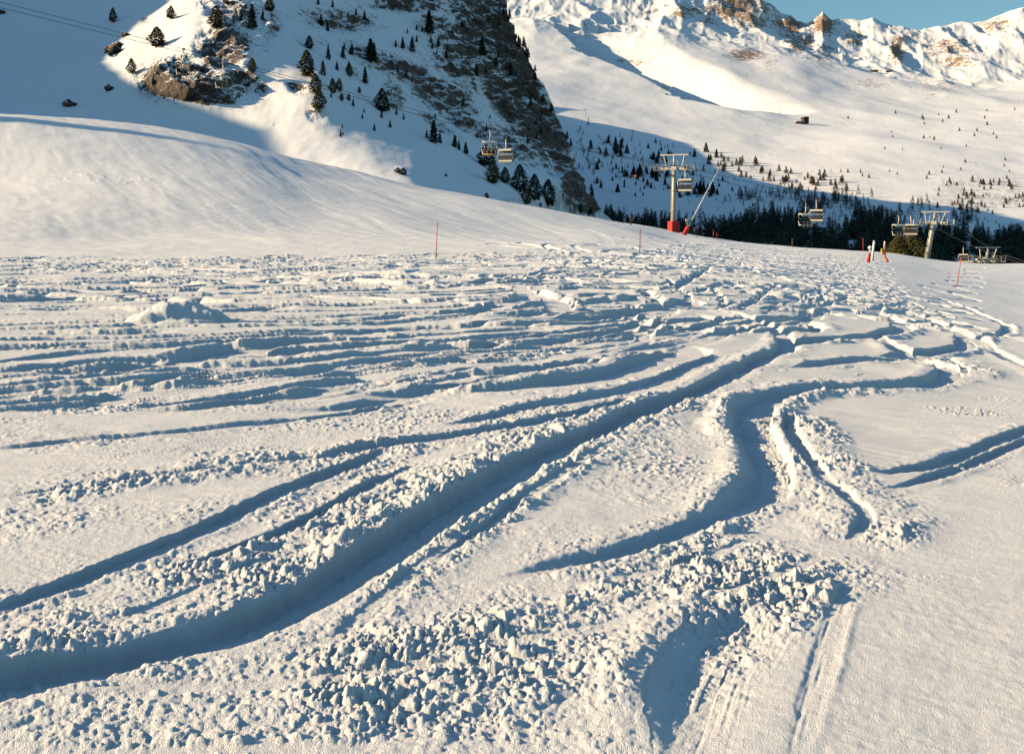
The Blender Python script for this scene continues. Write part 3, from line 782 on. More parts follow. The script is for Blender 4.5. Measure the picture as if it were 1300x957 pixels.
def trunk_mb(h, r):
    mb = MB(); mb.tube([(0,0,-1.0),(0,0,h*.4),(.05,0,h*.9)], [r, r*.7, r*.15], 6)
    for k in range(7):
        a = k*2.4; z = h*(.2+.09*k); l = .12*h*(1-k*.09)
        mb.tube([(0,0,z),(math.cos(a)*l, math.sin(a)*l, z-.02*h)], [r*.3, r*.08], 4)
    return mb
protos = {}
def make_proto(kind, seed, shape, mat, h, r, n, leaf):
    t = bpy.data.objects.new(kind, None); COL.objects.link(t); t.empty_display_size = .2
    crown_mesh('crown', seed, h, r, n, shape, leaf).build('crown', mat, t)
    trunk_mb(h, h*.017).build('trunk', M['bark'], t)
    return t
fir_p = [make_proto('fir_tree', k, 'fir', M['fir'], 10, 2.3+.3*(k % 3), 900, 1.5) for k in range(4)]
pine_p = [make_proto('pine_tree', 10+k, 'pine', M['pine'], 10, 2.9, 1200, 1.5) for k in range(2)]
dpine_p = [make_proto('pine_tree', 20+k, 'pine', M['fir'], 10, 2.9, 1200, 1.5) for k in range(2)]
larch_p = [make_proto('larch_tree', 30+k, 'fir', M['larch'], 10, 2.6, 600, 1.4) for k in range(2)]
used = set()
def plant(plist, loc, h, label, cat, group, wide=1.0):
    src = random.choice(plist)
    if src.name not in used and src['category' ] if False else (id(src) not in used):
        o = src; used.add(id(src))
    else: o = copy_tree(src)
    o.location = loc; s_ = h/10.; o.scale = (s_*wide, s_*wide, s_); o.rotation_euler = (0, 0, random.uniform(0, 6.28))
    for k_ in ('label', 'group'):
        if k_ in o: del o[k_]
    tag(o, label, cat, group); return o

# pines at the foot of the cliff: px, base row, top row, kind, label
for px, pb, ptp, kind, lab, wd in (
    (617,212,184,'d','rounded dark pine behind the occupied chair at the cliff foot',1.2),
    (626,233,203,'p','olive sunlit pine standing just under the occupied chair',.95),
    (641,233,212,'d','short dark pine just right of the olive pine under the chairs',1.0),
    (660,244,209,'d','tall dark pine under the empty chair, left one of the three tall dark pines',.95),
    (679,254,221,'d','tall dark pine in the middle of the three at the cliff foot',.95),
    (696,262,228,'d','tall dark pine, rightmost of the three at the cliff foot',.95),
    (668,259,238,'p','small olive pine in front of the tall dark pines at the cliff foot',1.1),
    (686,262,256,'p','tiny olive pine tip on the snow crest between the tall dark pines',1.2),
    (617+0.5,251,244,'p','tiny round olive pine bush low on the snowy slope',1.6),
    (551,182,153,'f','lone tall dark fir in the middle of the shaded snow slope',1.05),
    (578,187,171,'f','dark fir pair member, left of the small fir above the chair',1.1),
    (591,195,180,'f','small dark fir just left of the occupied chair',1.1),
    (737,270,257,'f','small dark fir at the crest end below the cliff',1.1),
    (748,272,259,'f','bushy dark fir right at the foot of the cliff edge',1.5),
    (390,97,64,'p','olive pine at the top of the sunlit shoulder',.95),
    (401,118,93,'p','olive pine second from the top of the sunlit shoulder',1.0),
    (406,139,113,'p','olive pine lowest in the line on the sunlit shoulder',1.0),
    (393,62,45,'d','dark fir directly above the shoulder pines',1.0),
    (200,60,35,'p','snow dusted pine at the left lip of the knoll',1.3),
    (168,93,74,'p','lone olive pine on bright snow left of the knoll rocks',1.0),
    (218,24,8,'p','small pine on the bright snow top left of the knoll',1.1),
    (275,36,8,'p','brownish pine on the summit of the rocky knoll',1.1),
    (321,36,6,'f','tall dark fir on the right summit of the knoll',1.0),
    (343,14,-4,'p','olive pine at the top edge right of the knoll',1.1),
    (144,28,10,'p','small thin pine on the shaded slope above the boulders',.8),
    (288,6,-4,'p','olive pine top at the upper edge above the knoll',1.2),
    (321,92,74,'p','small olive pine on the right flank of the knoll',1.0),
    (485,142,112,'d','broad dark pine in the gully left of the shaded face',1.0),
    (545,44,14,'f','tall dark fir high on the shaded face',1.0),
    (471,80,50,'f','dark fir at the head of the rock band',1.2)):
    base = cliffpt(px, pb)
    h = (pb-ptp)/F*base.y
    if base.y < 100: continue
    plant({'d': dpine_p, 'p': pine_p, 'f': fir_p}[kind], base + Vector((0, -1.0, -.3)), h*1.03, lab, 'tree', None if kind == 'x' else 'trees on the cliff mountain', wd)
rt0 = random.Random(5)
for px, pb, hh, k in ((436,74,14,'f'),(443,88,10,'f'),(417,76,16,'f'),(410,96,18,'f'),(423,118,18,'p'),(431,116,16,'p'),(444,97,16,'p'),(447,70,14,'f'),(464,106,20,'f'),(434,128,10,'p'),(443,128,9,'p'),
                  (475,76,20,'f'),(408,32,14,'f'),(416,40,12,'f'),(452,20,9,'f'),(463,26,12,'f'),(443,22,7,'f'),(423,10,9,'f'),(404,6,10,'f'),(512,62,14,'f'),(523,66,18,'f'),(549,62,9,'f'),(557,60,12,'f'),(574,42,6,'f'),
                  (567,74,10,'f'),(612,70,22,'f'),(605,96,14,'f'),(630,84,12,'f'),(648,96,14,'f'),(658,60,14,'f'),(665,60,14,'f'),(670,74,12,'f'),(513,152,8,'f'),(559,182,14,'f'),(583,190,12,'f'),(670,182,10,'f'),(681,176,8,'f'),
                  (485,150,10,'f'),(720,176,10,'f'),(726,186,10,'f'),(690,130,10,'p'),(700,142,10,'p'),(417,60,5,'f'),(503,60,9,'f'),(640,20,9,'f'),(587,34,8,'f'),(536,40,7,'f'),(334,26,12,'f'),(307,26,10,'f'),(456,118,8,'p'),(300,20,8,'p'))+tuple((rt0.uniform(420, 690), rt0.uniform(15, 175), rt0.uniform(5, 11), 'f') for _ in range(48)):
    base = cliffpt(px, pb); h = hh/F*base.y*1.1
    plant(fir_p if k == 'f' else pine_p, base + Vector((0, -.8, -.3)), h, 'small dark fir among the rocks of the shaded mountain face' if k == 'f' else 'small olive pine at the edge of the shaded mountain face', 'tree',
          'small firs on the shaded face' if k == 'f' else 'small pines at the edge of the face', .85)

for px, pb, hh, lab in ((505,219,7,'low dark bush left of its companion on the snowy shoulder above the crest'),(512,221,9,'rounded dark bush on the snowy shoulder, taller of the close pair'),(566,224,4,'tiny dark bush alone on the snowy shoulder further right')):
    base = cliffpt(px, pb); plant(dpine_p, base+Vector((0,-.5,-.2)), hh/F*base.y, lab, 'bush', 'bushes on the snowy shoulder', 1.9)
# trees of the valley beyond
def farpt(px, py): 
    h = farhit(px, py); return h
n_ind = 0
lst = []
rt = random.Random(11)
for i in range(130):                       # shaded valley slope
    px = rt.uniform(745, 930); py = rt.uniform(172, 252)
    edge_ = np.interp(px, [705,745,762,790,830,872,895,912,940], [146,141,166,163,171,182,197,214,224])
    if py < edge_+10: continue
    if rt.random() > .35+.65*(py-edge_)/80: continue
    lst.append((px, py, rt.uniform(4, 9)*(0.65+.6*(py-165)/90), 's'))
for cx, cy, n in ((805,225,6),(812,222,5),(785,195,6),(770,190,4),(835,208,7),(900,200,6),(895,245,8),(885,240,6),(850,225,4)):
    for k in range(n): lst.append((cx+rt.gauss(0, 7), cy+rt.gauss(0, 4), rt.uniform(8, 13), 's'))
for i in range(60):                        # the sunlit fringe
    px = rt.uniform(905, 1075); py = np.interp(px, [905, 1000, 1075], [206, 230, 238]) + rt.gauss(0, 6)
    lst.append((px, py, rt.uniform(5, 11), 'l'))
for i in range(60):
    px = rt.uniform(1190, 1300); py = rt.uniform(228, 272)
    lst.append((px, py, rt.uniform(4, 9), 'l'))
for i in range(45):
    px = rt.uniform(1060, 1300); py = rt.uniform(140, 228)
    lst.append((px, py, rt.uniform(3, 6), 'l'))
for px, py, hh, k in lst:
    b = farpt(px, py)
    h = hh/F*b.y
    if k == 's': plant(fir_p, b+Vector((0,0,-.3)), h, 'small dark fir on the blue shaded valley slope', 'tree', 'firs on the shaded valley slope', 1.15)
    else: plant(larch_p, b+Vector((0,0,-.3)), h, 'small brownish larch on the sunlit far slope', 'tree', 'larches on the sunlit far slope', 1.25)

# dense wood in the valley: one mass
def mass(name, items, mat, nleaf, label, cat, wide=.2):
    """items: (base Vector, height)"""
    rg = np.random.RandomState(5); V = []; Fc = []
    base_i = 0
    for (b, h) in items:
        n = nleaf
        t = rg.rand(n)**.8; r = h*wide*(1-t)**.85+.06*h*.2
        a = rg.rand(n)*6.283; q = r*np.sqrt(rg.uniform(.2, 1, n))
        c = np.stack([b.x+np.cos(a)*q, b.y+np.sin(a)*q, b.z+h*(.03+.97*t)-.2*q], 1)
        out = np.stack([np.cos(a), np.sin(a), rg.uniform(-.7, .3, n)], 1)
        sd = np.stack([-np.sin(a), np.cos(a), rg.uniform(-.4, .4, n)], 1)
        l = (h*.15*rg.uniform(.6, 1.4, n)*(.5+.5*(1-t)))[:, None]; w_ = l*.6
        v = np.stack([c-out*l*.5, c+sd*w_*.5, c+out*l*.8, c-sd*w_*.5], 1).reshape(-1, 3)
        V.append(v); Fc.append(np.arange(n*4).reshape(-1, 4)+base_i); base_i += n*4
    V = np.concatenate(V); Fc = np.concatenate(Fc)
    me = bpy.data.meshes.new(name); me.vertices.add(len(V)); me.vertices.foreach_set('co', V.reshape(-1).astype(f32))
    me.loops.add(Fc.size); me.loops.foreach_set('vertex_index', Fc.reshape(-1).astype(np.int32))
    me.polygons.add(len(Fc)); me.polygons.foreach_set('loop_start', np.arange(0, Fc.size, 4, dtype=np.int32))
    me.update(calc_edges=True); me.materials.append(mat)
    o = bpy.data.objects.new(name, me); COL.objects.link(o); tag(o, label, cat, kind='stuff'); return o
items = []
for i in range(4200):
    px = rt.uniform(735, 1320)
    topr = np.interp(px, [735,760,790,830,860,900,940,960,1000,1040,1100,1130,1180,1200,1240,1300], [284,282,276,282,290,284,286,276,272,266,272,284,312,302,302,308])
    D = rt.uniform(620, 1400); z = float(LF.z(px, D)); row = HOR+(CZ-z)*F/D
    if row < topr: continue
    if vnoise(np.array([px/22.]), np.array([D/60.]), 77)[0] < -.15: continue
    if row > 350: continue
    items.append((Vector(((px-650)/F*D, D, z-.4)), rt.uniform(11, 19)))
print('forest', len(items))
mass('valley_forest', items, M['fir'], 150, 'dense dark spruce forest filling the shaded valley behind the snow crest', 'forest')
items = []
for (cx, cy, rx, ry, n) in ((1068,256,30,7,40),(1000,248,30,7,30),(1225,275,18,9,30),(1040,262,30,8,30),(1165,262,14,7,10),(1285,300,20,8,30),(1115,275,25,8,25),(950,252,22,5,14)):
    for k in range(n):
        b = farhit(cx+rt.gauss(0, rx*.5), cy+rt.gauss(0, ry*.6)); items.append((b+Vector((0,0,-.3)), rt.uniform(9, 15)/F*b.y*.9))
for i in range(760):
    px = rt.uniform(730, 1300); ed = np.interp(px, [705,745,762,790,830,872,895,912,940,1000,1100,1200,1300], [146,141,166,163,171,182,197,214,224,238,252,262,280])
    py = ed + 8 + rt.random()**.8*(70 if px < 940 else 34)
    b = farhit(px, py)
    if vnoise(np.array([px/14.]), np.array([py/7.]), 78)[0] < -.25: continue
    items.append((b+Vector((0,0,-.3)), rt.uniform(3, 8)/F*b.y))
mass('hillside_copse', items, M['fir'], 150, 'thick clumps of dark spruce on the shaded slope above the valley forest', 'forest')
items = []
for i in range(1100):
    px = rt.uniform(930, 1310); py = rt.uniform(85, 265)
    dens = .3 + .9*math.exp(-((py-250)/26)**2)*(px > 1180) + .9*math.exp(-(((px-1110)/40)**2+((py-108)/9)**2)) + .9*math.exp(-(((px-1190)/40)**2+((py-115)/14)**2)) + .5*math.exp(-((px-1000)/70)**2-((py-222)/10)**2)
    if rt.random() > dens: continue
    b = farhit(px, py); items.append((b+Vector((0,0,-.2)), rt.uniform(2.0, 4.2)/F*b.y))
for i in range(260):
    px = rt.uniform(1185, 1312); py = rt.gauss(250, 13)
    if vnoise(np.array([px/16.]), np.array([py/8.]), 79)[0] < -.1: continue
    b = farhit(px, py); items.append((b+Vector((0,0,-.2)), rt.uniform(4, 8)/F*b.y))
for i in range(150):
    px = rt.uniform(915, 1085); py = np.interp(px, [905, 1000, 1075], [205, 229, 237]) + rt.gauss(0, 6)
    if vnoise(np.array([px/12.]), np.array([py/7.]), 80)[0] < -.1: continue
    b = farhit(px, py); items.append((b+Vector((0,0,-.2)), rt.uniform(3.5, 8)/F*b.y))
mass('mountain_scrub', items, M['larch'], 45, 'tiny brown scrub dotted over the sunlit far slope', 'scrub', wide=.55)

# big golden pine behind the right crest
for (px, pb, ptp, lab, w_, s_) in ((1158,338,293,'large bushy golden green pine behind the crest left of the middle pylon',1.35,41),(1139,336,300,'paler bushy pine leaning on the large golden pine',1.3,42)):
    D = 262; b = at(px, pb, D); h = (pb-ptp)/F*D
    t_ = empty('pine_tree', b, 0, lab, 'tree', 'golden pines behind the crest')
    crown_mesh('crown', s_, h, h*.36*w_, 2600, 'pine', .75).build('crown', M['pine'], t_)
    trunk_mb(h, .2).build('trunk', M['bark'], t_)

# boulders on the shaded upper left slope
for (px, py, w_, lab) in ((145,66,5.0,'larger snow capped boulder left of the bright knoll snow'),(152,60,3.6,'round snow capped boulder behind the larger one left of the knoll'),(140,113,2.6,'small dark boulder below the lone olive pine'),
                        (89,134,3.4,'low flat dark boulder alone on the shaded left slope'),(1,17,4.0,'dark rock cut by the left picture edge under the cables'),(160,45,2.4,'small dark rock on the shaded slope edge above the boulders')):
    c = cliffpt(px, py)
    bpy_me = bpy.data.meshes.new('boulder')
    import bmesh
    bm = bmesh.new(); bmesh.ops.create_icosphere(bm, subdivisions=4, radius=1.0)
    for v in bm.verts:
        n_ = v.co.normalized(); k_ = 1+.3*math.sin(n_.x*3+px)*math.cos(n_.y*4+py)+.12*math.sin(n_.z*9+n_.x*7)
        v.co = Vector((n_.x*w_*.55*k_, n_.y*w_*.5*k_, n_.z*w_*.36*k_))
    bm.to_mesh(bpy_me); bm.free()
    for p_ in bpy_me.polygons: p_.use_smooth = True
    a_ = bpy_me.attributes.new('rock', 'FLOAT', 'POINT'); a_.data.foreach_set('value', [.62]*len(bpy_me.vertices))
    bpy_me.materials.append(M['cliff'])
    o = bpy.data.objects.new('boulder', bpy_me); COL.objects.link(o); o.location = c+Vector((0,-1,.2)); tag(o, lab, 'rock', 'boulders on the shaded slope')

# ------------------------------------------------------------------ lift pylons
def pylon(name, basep, H, topw, roty, lean, label, pad=True, scale=1.0):
    """basep base; H height; topw width of the top crossarm; lean = sideways lean of mast top (m)"""
    t = empty(name, basep, roty, label, 'lift pylon', 'chairlift pylons')
    lx = lean
    def mp(z, x=0, y=0): return Vector((lx*z/H + x, y, z))
    m = MB(); m.tube([mp(-1.5), mp(H*.5), mp(H-2.6*scale)], [.52, .43, .36], 14); m.tube([mp(H-2.6*scale), mp(H)], [.24, .2], 10)
    for z in (H*.3, H*.55): m.tube([mp(z-.12), mp(z+.12)], [.5, .5], 14)
    m.build('mast', M['galv'], t, True)
    m = MB()
    for s_ in (-.18, .18): m.tube([mp(1.5, -.58, s_), mp(H-2.8, -.48, s_)], .03, 5)
    for k in range(int((H-4)/.4)): m.tube([mp(1.7+k*.4, -.57+.1*k*.4/H, -.18), mp(1.7+k*.4, -.57+.1*k*.4/H, .18)], .02, 4)
    m.build('ladder', M['galv'], t)
    hw = topw/2
    m = MB(); m.box(mp(H), (topw, .22, .22)); m.build('top_beam', M['palemetal'], t)
    for s_ in (-1, 1):
        m = MB(); m.tube([mp(H-.1, s_*hw*.72), mp(H-2.4*scale, s_*hw*.55)], .09, 6); m.build('hanger_strut', M['palemetal'], t)
    m = MB(); zc_ = H-2.7*scale
    m.box(mp(zc_), (topw*.92, .4, .42)); m.box(mp(zc_+.0, 0, 0), (1.1, .9, .7)); m.build('crossarm', M['palemetal'], t)
    # catwalks with railings
    for s_ in (-1, 1):
        m = MB(); m.box(mp(zc_-.35, s_*hw*.95, -.0), (hw*.95, 1.0, .08))
        for y in (-.5, .5):
            for x in (.55, .95, 1.4): m.tube([mp(zc_-.35, s_*hw*x, y), mp(zc_+.65, s_*hw*x, y)], .035, 5)
            m.tube([mp(zc_+.65, s_*hw*.55, y), mp(zc_+.65, s_*hw*1.4, y)], .035, 5)
            m.tube([mp(zc_+.15, s_*hw*.55, y), mp(zc_+.15, s_*hw*1.4, y)], .03, 5)
        m.tube([mp(zc_+.65, s_*hw*1.4, -.5), mp(zc_+.65, s_*hw*1.4, .5)], .035, 5)
        m.build('catwalk', M['galv'], t)
        # sheave train
        m = MB(); cx = s_*hw*.93
        ax = (Vector((.90, .0, -.24*1)).normalized(), Vector((0,1,0)), Vector((.24, 0, .9)).normalized())
        m2 = MB()
        for k in range(6):
            p = mp(zc_-.55) + Vector((cx, 0, 0)) + Vector((.05*(k-2.5), .62*(k-2.5), -.05*(k-2.5)))
            m2.tube([p+Vector((-.07,0,0)), p+Vector((.07,0,0))], .23, 12)
        m.box(mp(zc_-.42)+Vector((cx+.16, 0, 0)), (.08, 3.8, .22)); m.box(mp(zc_-.42)+Vector((cx-.16, 0, 0)), (.08, 3.8, .22))
        sh = m.build('sheave_frame', M['galv'], t); m2.build('wheels', M['darkmetal'], sh)
    m = MB()
    for x in (-.9, .9): m.tube([mp(zc_+.2, x, -.5), mp(zc_+1.4, x, -.5)], .035, 5)
    m.tube([mp(zc_+1.4, -.9, -.5), mp(zc_+1.4, .9, -.5)], .035, 5); m.tube([mp(zc_+.9, -.9, -.5), mp(zc_+.9, .9, -.5)], .03, 5)
    m.build('railing', M['palemetal'], t)
    if pad:
        m = MB(); b = len(m.v); n = 4
        m.tube([mp(-.6), mp(2.45)], [1.22, 1.2], 4); o = m.build('safety_padding', M['red'], t)
    return t
GA = at(855, 297, 218)
pylon('lift_pylon', GA, 15.6, 5.7, math.radians(-22), .15, 'tall grey chairlift pylon with red padding round its foot')
GB = at(1176, 331, 222)
pylon('lift_pylon', GB+Vector((0,0,-.6)), 10.4, 5.4, math.radians(-18), 1.7, 'leaning pale chairlift pylon rising from the right snow crest', pad=False, scale=.8)
GC = at(1251, 350, 216)
pylon('lift_pylon', GC, 5.5, 5.9, math.radians(20), .7, 'half hidden chairlift pylon whose crossarms show over the right crest', pad=False, scale=.85)

# ------------------------------------------------------------------ chairs
def make_chair():
    t = bpy.data.objects.new('lift_chair', None); COL.objects.link(t)
    # origin at the grip; chair hangs below
    m = MB(); m.box((0,0,0), (.30, .5, .34)); m.tube([(-.2,0,.15),(.2,0,.15)], .12, 8); m.build('grip', M['darkmetal'], t)
    m = MB(); m.tube([(0,0,-.1),(.04,.0,-.9),(.0,.05,-1.6),(0,.25,-2.2)], [.09,.09,.09,.10], 8); m.build('hanger_arm', M['palemetal'], t, True)
    m = MB()
    prof = [(-.75,-2.65),(-.55,-2.38),(-.1,-2.22),(.45,-2.2),(.75,-2.4)]
    b = len(m.v)
    for x in (-1.25, 1.25):
        for (y, z) in prof: m.v.append(Vector((x, y, z)))
        for (y, z) in prof: m.v.append(Vector((x, y, z-.16)))
    n = len(prof)
    for k in range(n-1):
        m.f.append([b+k, b+k+1, b+2*n+k+1, b+2*n+k]); m.f.append([b+n+k, b+3*n+k, b+3*n+k+1, b+n+k+1])
        m.f.append([b+k, b+n+k, b+n+k+1, b+k+1]); m.f.append([b+2*n+k, b+2*n+k+1, b+3*n+k+1, b+3*n+k])
    m.f.append([b, b+2*n, b+3*n, b+n]); m.f.append([b+n-1, b+2*n-1, b+4*n-1, b+3*n-1])
    m.build('canopy', M['palemetal'], t)
    for s_ in (-1, 1):
        m = MB(); m.tube([(s_*1.22,.3,-2.35),(s_*1.42,.45,-2.9),(s_*1.42,.4,-3.9),(s_*1.3,.2,-4.5),(s_*1.2,-.5,-4.6)], .06, 6); m.build('side_frame', M['palemetal'], t, True)
    m = MB(); m.box((0,.42,-3.85), (2.65, .12, .8)); m.build('backrest', M['seat'], t)
    m = MB(); m.box((0,.1,-4.35), (2.65, .7, .14)); m.build('seat', M['seat'], t)
    m = MB(); m.tube([(-1.35,.35,-3.2),(1.35,.35,-3.2)], .06, 6); m.tube([(-1.3,-.3,-4.55),(1.3,-.3,-4.55)], .09, 6); m.tube([(-1.3,.35,-4.6),(1.3,.35,-4.6)], .09, 6)
    m.box((0,.48,-4.42), (2.6,.06,.35)); m.build('frame_bars', M['palemetal'], t)
    m = MB(); m.tube([(-1.2,-.65,-3.9),(1.2,-.65,-3.9)], .035, 6)
    for x in (-.8,0,.8): m.tube([(x,-.65,-3.9),(x,-.7,-4.9)], .03, 5)
    m.tube([(-1.1,-.75,-4.95),(1.1,-.75,-4.95)], .035, 6); m.build('safety_bar', M['galv'], t)
    return t
chair0 = make_chair(); first = [True]
def chair(px, py, D, rz, label, size=1.0):
    o = chair0 if first[0] else copy_tree(chair0); first[0] = False
    o.location = at(px, py, D); o.rotation_euler = (0, 0, rz); o.scale = (size,)*3
    tag(o, label, 'ski lift chair', 'chairs hanging on the chairlift'); return o
R = math.radians
chA = chair(622, 164, 200, R(20), 'chairlift chair carrying a row of skiers before the cliff')
chair(642.5, 174.5, 205, R(160), 'empty chairlift chair right of the one with skiers before the cliff', 1.0)
chair(870, 213, 215, R(160), 'empty chairlift chair hanging right beside the padded pylon')
chair(1023, 257, 215, R(18), 'lower left chair of the overlapping pair against the valley forest', .98)
chair(1036.5, 252.5, 222, R(160), 'upper right chair of the overlapping pair against the valley forest', .98)
chair(1141, 272, 222, R(18), 'left chair of the overlapping pair above the golden pine', .92)
chair(1156.5, 272, 226, R(160), 'right chair of the overlapping pair above the golden pine', .92)
chair(1223, 313, 235, R(160), 'chairlift chair low over the right crest behind the slanted red pole', .72)
chB = chair(233, 63, 200, R(62), 'chairlift chair with a blue clad skier in front of the knoll rocks')
chair(283, 80, 198, R(60), 'empty lattice chairlift chair in front of the right knoll rocks', 1.0)

# ropes
def rope(pts, label):
    C = resample(np.array([tuple(at(*p)) for p in pts]), 2.0)
    m = MB(); m.tube([tuple(c) for c in C], .045, 6); o = m.build('lift_cable', M['cable'], None, True); tag(o, label, 'cable', 'haul ropes of the chairlift')
rope([(-80,-17,196),(0,3,197),(233,62.5,200),(430,114,200),(622,163.5,200),(842,211.5,214),(1023,256,215),(1141,271.5,222),(1163,277,221),(1240,315,215),(1330,345,205)], 'steel rope of the upper left cable line, higher at the left picture edge')
rope([(-80,-11,192),(0,10,193),(283,79.5,198),(430,118,200),(642.5,174,205),(868,212.5,216),(1036.5,252,222),(1156.5,271.5,226),(1197,278,223),(1268,320,217),(1360,350,205)], 'steel rope running just below the other cable at the left picture edge')

# ------------------------------------------------------------------ people on the chairs
def skier(parent_loc, rz, jacket, trousers, helmet, label, skicol, off):
    jm = simple('jacket', jacket, .7); tm = simple('helmet_shell', helmet, .4); pm = simple('trousers', trousers, .8); sk = simple('ski_top', skicol, .4)
    skin = simple('skin', (.5, .3, .22), .6)
    t = bpy.data.objects.new('person', None)
    me = bpy.data.meshes.new('person')
    J = {'pel': ((0,.12,0),.17), 'sp': ((0,.16,.25),.17), 'ch': ((0,.15,.45),.19), 'nk': ((0,.12,.60),.08), 'hd': ((0,.09,.74),.11), 'hd2': ((0,.08,.84),.09),
         'hl': ((-.12,.05,0),.13), 'kl': ((-.14,-.38,.02),.10), 'al': ((-.15,-.42,-.42),.075), 'tl': ((-.15,-.62,-.48),.06),
         'hr': ((.12,.05,0),.13), 'kr': ((.14,-.38,.02),.10), 'ar': ((.15,-.42,-.42),.075), 'tr': ((.15,-.62,-.48),.06),
         'sl': ((-.23,.12,.50),.09), 'el': ((-.30,-.02,.26),.07), 'wl': ((-.20,-.28,.18),.055),
         'sr': ((.23,.12,.50),.09), 'er': ((.30,-.02,.26),.07), 'wr': ((.20,-.28,.18),.055)}
    ks = list(J); ed = [('pel','sp'),('sp','ch'),('ch','nk'),('nk','hd'),('hd','hd2'),('pel','hl'),('hl','kl'),('kl','al'),('al','tl'),('pel','hr'),('hr','kr'),('kr','ar'),('ar','tr'),('ch','sl'),('sl','el'),('el','wl'),('ch','sr'),('sr','er'),('er','wr')]
    me.from_pydata([J[k][0] for k in ks], [(ks.index(a), ks.index(b)) for a, b in ed], [])
    o = bpy.data.objects.new('person', me); COL.objects.link(o)
    md = o.modifiers.new('skin', 'SKIN'); 
    me_sk = me.skin_vertices[0].data if me.skin_vertices else None
    if me_sk is None:
        bm = bmesh.new(); bm.from_mesh(me); bm.verts.layers.skin.verify(); bm.to_mesh(me); bm.free(); me_sk = me.skin_vertices[0].data
    for i, k in enumerate(ks): me_sk[i].radius = (J[k][1],)*2
    me_sk[0].use_root = True
    s2 = o.modifiers.new('sub', 'SUBSURF'); s2.levels = 1; s2.render_levels = 1
    dg = bpy.context.evaluated_depsgraph_get(); bpy.context.view_layer.update()
    m2 = bpy.data.meshes.new_from_object(o.evaluated_get(dg)); o.modifiers.clear(); o.data = m2; bpy.data.meshes.remove(me)
    m2.name = 'person'; m2.materials.clear(); m2.materials.append(jm); m2.materials.append(pm); m2.materials.append(skin)
    for p in m2.polygons:
        c = p.center; p.use_smooth = True
        p.material_index = 2 if c.z > .64 else (1 if c.z < .12 else 0)
    o.location = parent_loc; o.rotation_euler = (0,0,rz)
    bm = bmesh.new(); bmesh.ops.create_uvsphere(bm, u_segments=14, v_segments=10, radius=.145)
    for v in bm.verts:
        if v.co.z < -.03: v.co.z = -.03
        v.co += Vector((0,.09,.84))
    mh = bpy.data.meshes.new('helmet'); bm.to_mesh(mh); bm.free(); mh.materials.append(tm)
    h = bpy.data.objects.new('helmet', mh); COL.objects.link(h); h.parent = o
    for x in (-.15, .15):
        m = MB(); m.tube([(x,-1.35,-.46),(x,-1.25,-.55),(x,-.6,-.56),(x,.35,-.56)], [.03,.05,.05,.045], 6); s_ = m.build('ski', sk, o)
    tag(o, label, 'person', 'skiers riding the chairlift'); return o
def seatpos(ch, x):
    c, s_ = math.cos(ch.rotation_euler.z), math.sin(ch.rotation_euler.z)
    v = Vector((x, -.05, -4.12)); return ch.location + Vector((v.x*c-v.y*s_, v.x*s_+v.y*c, v.z))
skier(seatpos(chA,-.95), chA.rotation_euler.z, (.22,.1,.3), (.05,.05,.06), (.75,.72,.7), 'skier in a purple jacket at the left end of the full chair', (.8,.65,.05), 0)
skier(seatpos(chA,-.3), chA.rotation_euler.z, (.35,.5,.05), (.2,.05,.04), (.5,.75,.05), 'skier in a lime jacket and lime helmet second on the full chair', (.8,.7,.1), 0)
skier(seatpos(chA,.32), chA.rotation_euler.z, (.65,.55,.45), (.06,.06,.08), (.6,.2,.05), 'skier in a cream jacket third on the full chair', (.5,.1,.05), 0)
skier(seatpos(chA,.95), chA.rotation_euler.z, (.5,.15,.12), (.03,.03,.04), (.1,.1,.1), 'skier in a reddish jacket at the right end of the full chair', (.1,.3,.5), 0)
skier(seatpos(chB,-.5), chB.rotation_euler.z, (.02,.35,.7), (.03,.03,.04), (.7,.7,.7), 'skier in a bright blue jacket riding the chair by the knoll', (.6,.1,.08), 0)
skier(seatpos(chB,.4), chB.rotation_euler.z, (.02,.02,.025), (.02,.02,.025), (.05,.05,.05), 'skier all in black riding the chair by the knoll', (.2,.2,.2), 0)

# ------------------------------------------------------------------ poles, lances, markers
def gpt(px, pb):
    g = ground(px, pb); return g
def pole(px, pb, ptp, label, r=.03, mat='pole_red', D=None, lean=0.0, name='piste_pole'):
    g = ground(px, pb) if D is None else at(px, pb, D)
    h = (pb-ptp)/F*g.y
    t = empty(name, g, 0, label, 'piste pole', 'piste marker poles')
    m = MB(); m.tube([(0,0,-.3),(lean*h,0,h)], [r, r*.8], 8); m.build('shaft', M[mat], t, True)
    m = MB(); m.tube([(lean*h*.97,0,h*.96),(lean*h*1.01,0,h*1.005)], [r*1.5, r*1.4], 8); m.build('cap', M['darkmetal' if mat == 'wood' else 'orange'], t)
    return t
pole(553, 330, 283, 'thin orange red pole at the foot of the snow bank, near picture centre', .024, lean=.05)
pole(812, 321, 291, 'thin red pole left of the padded pylon on the bank', .04, lean=.02)
pole(1214, 363, 329, 'slanted red pole on the smooth snow at right', .04, lean=.18)
pole(885, 309, 301, 'short thin red pole on the snow just right of the red snow lance', .05, D=190)
pole(885.5, 300, 287, 'taller red pole on the crest right of the snow lance', .06, D=205)
pole(905.7, 303, 292, 'red pole on the crest, first of the close pair', .06, D=205)
pole(910, 304.5, 296, 'shorter red pole on the crest, second of the close pair', .06, D=205)
pole(801, 284, 272, 'brown wooden stake on the crest left of the padded pylon', .13, 'wood', D=200)
pole(1006, 314, 303, 'brown wooden stake on the crest under the pair of chairs', .14, 'wood', D=200)
pole(1095.7, 321, 303, 'tall red pole on the crest left of the snow guns', .05, D=200)

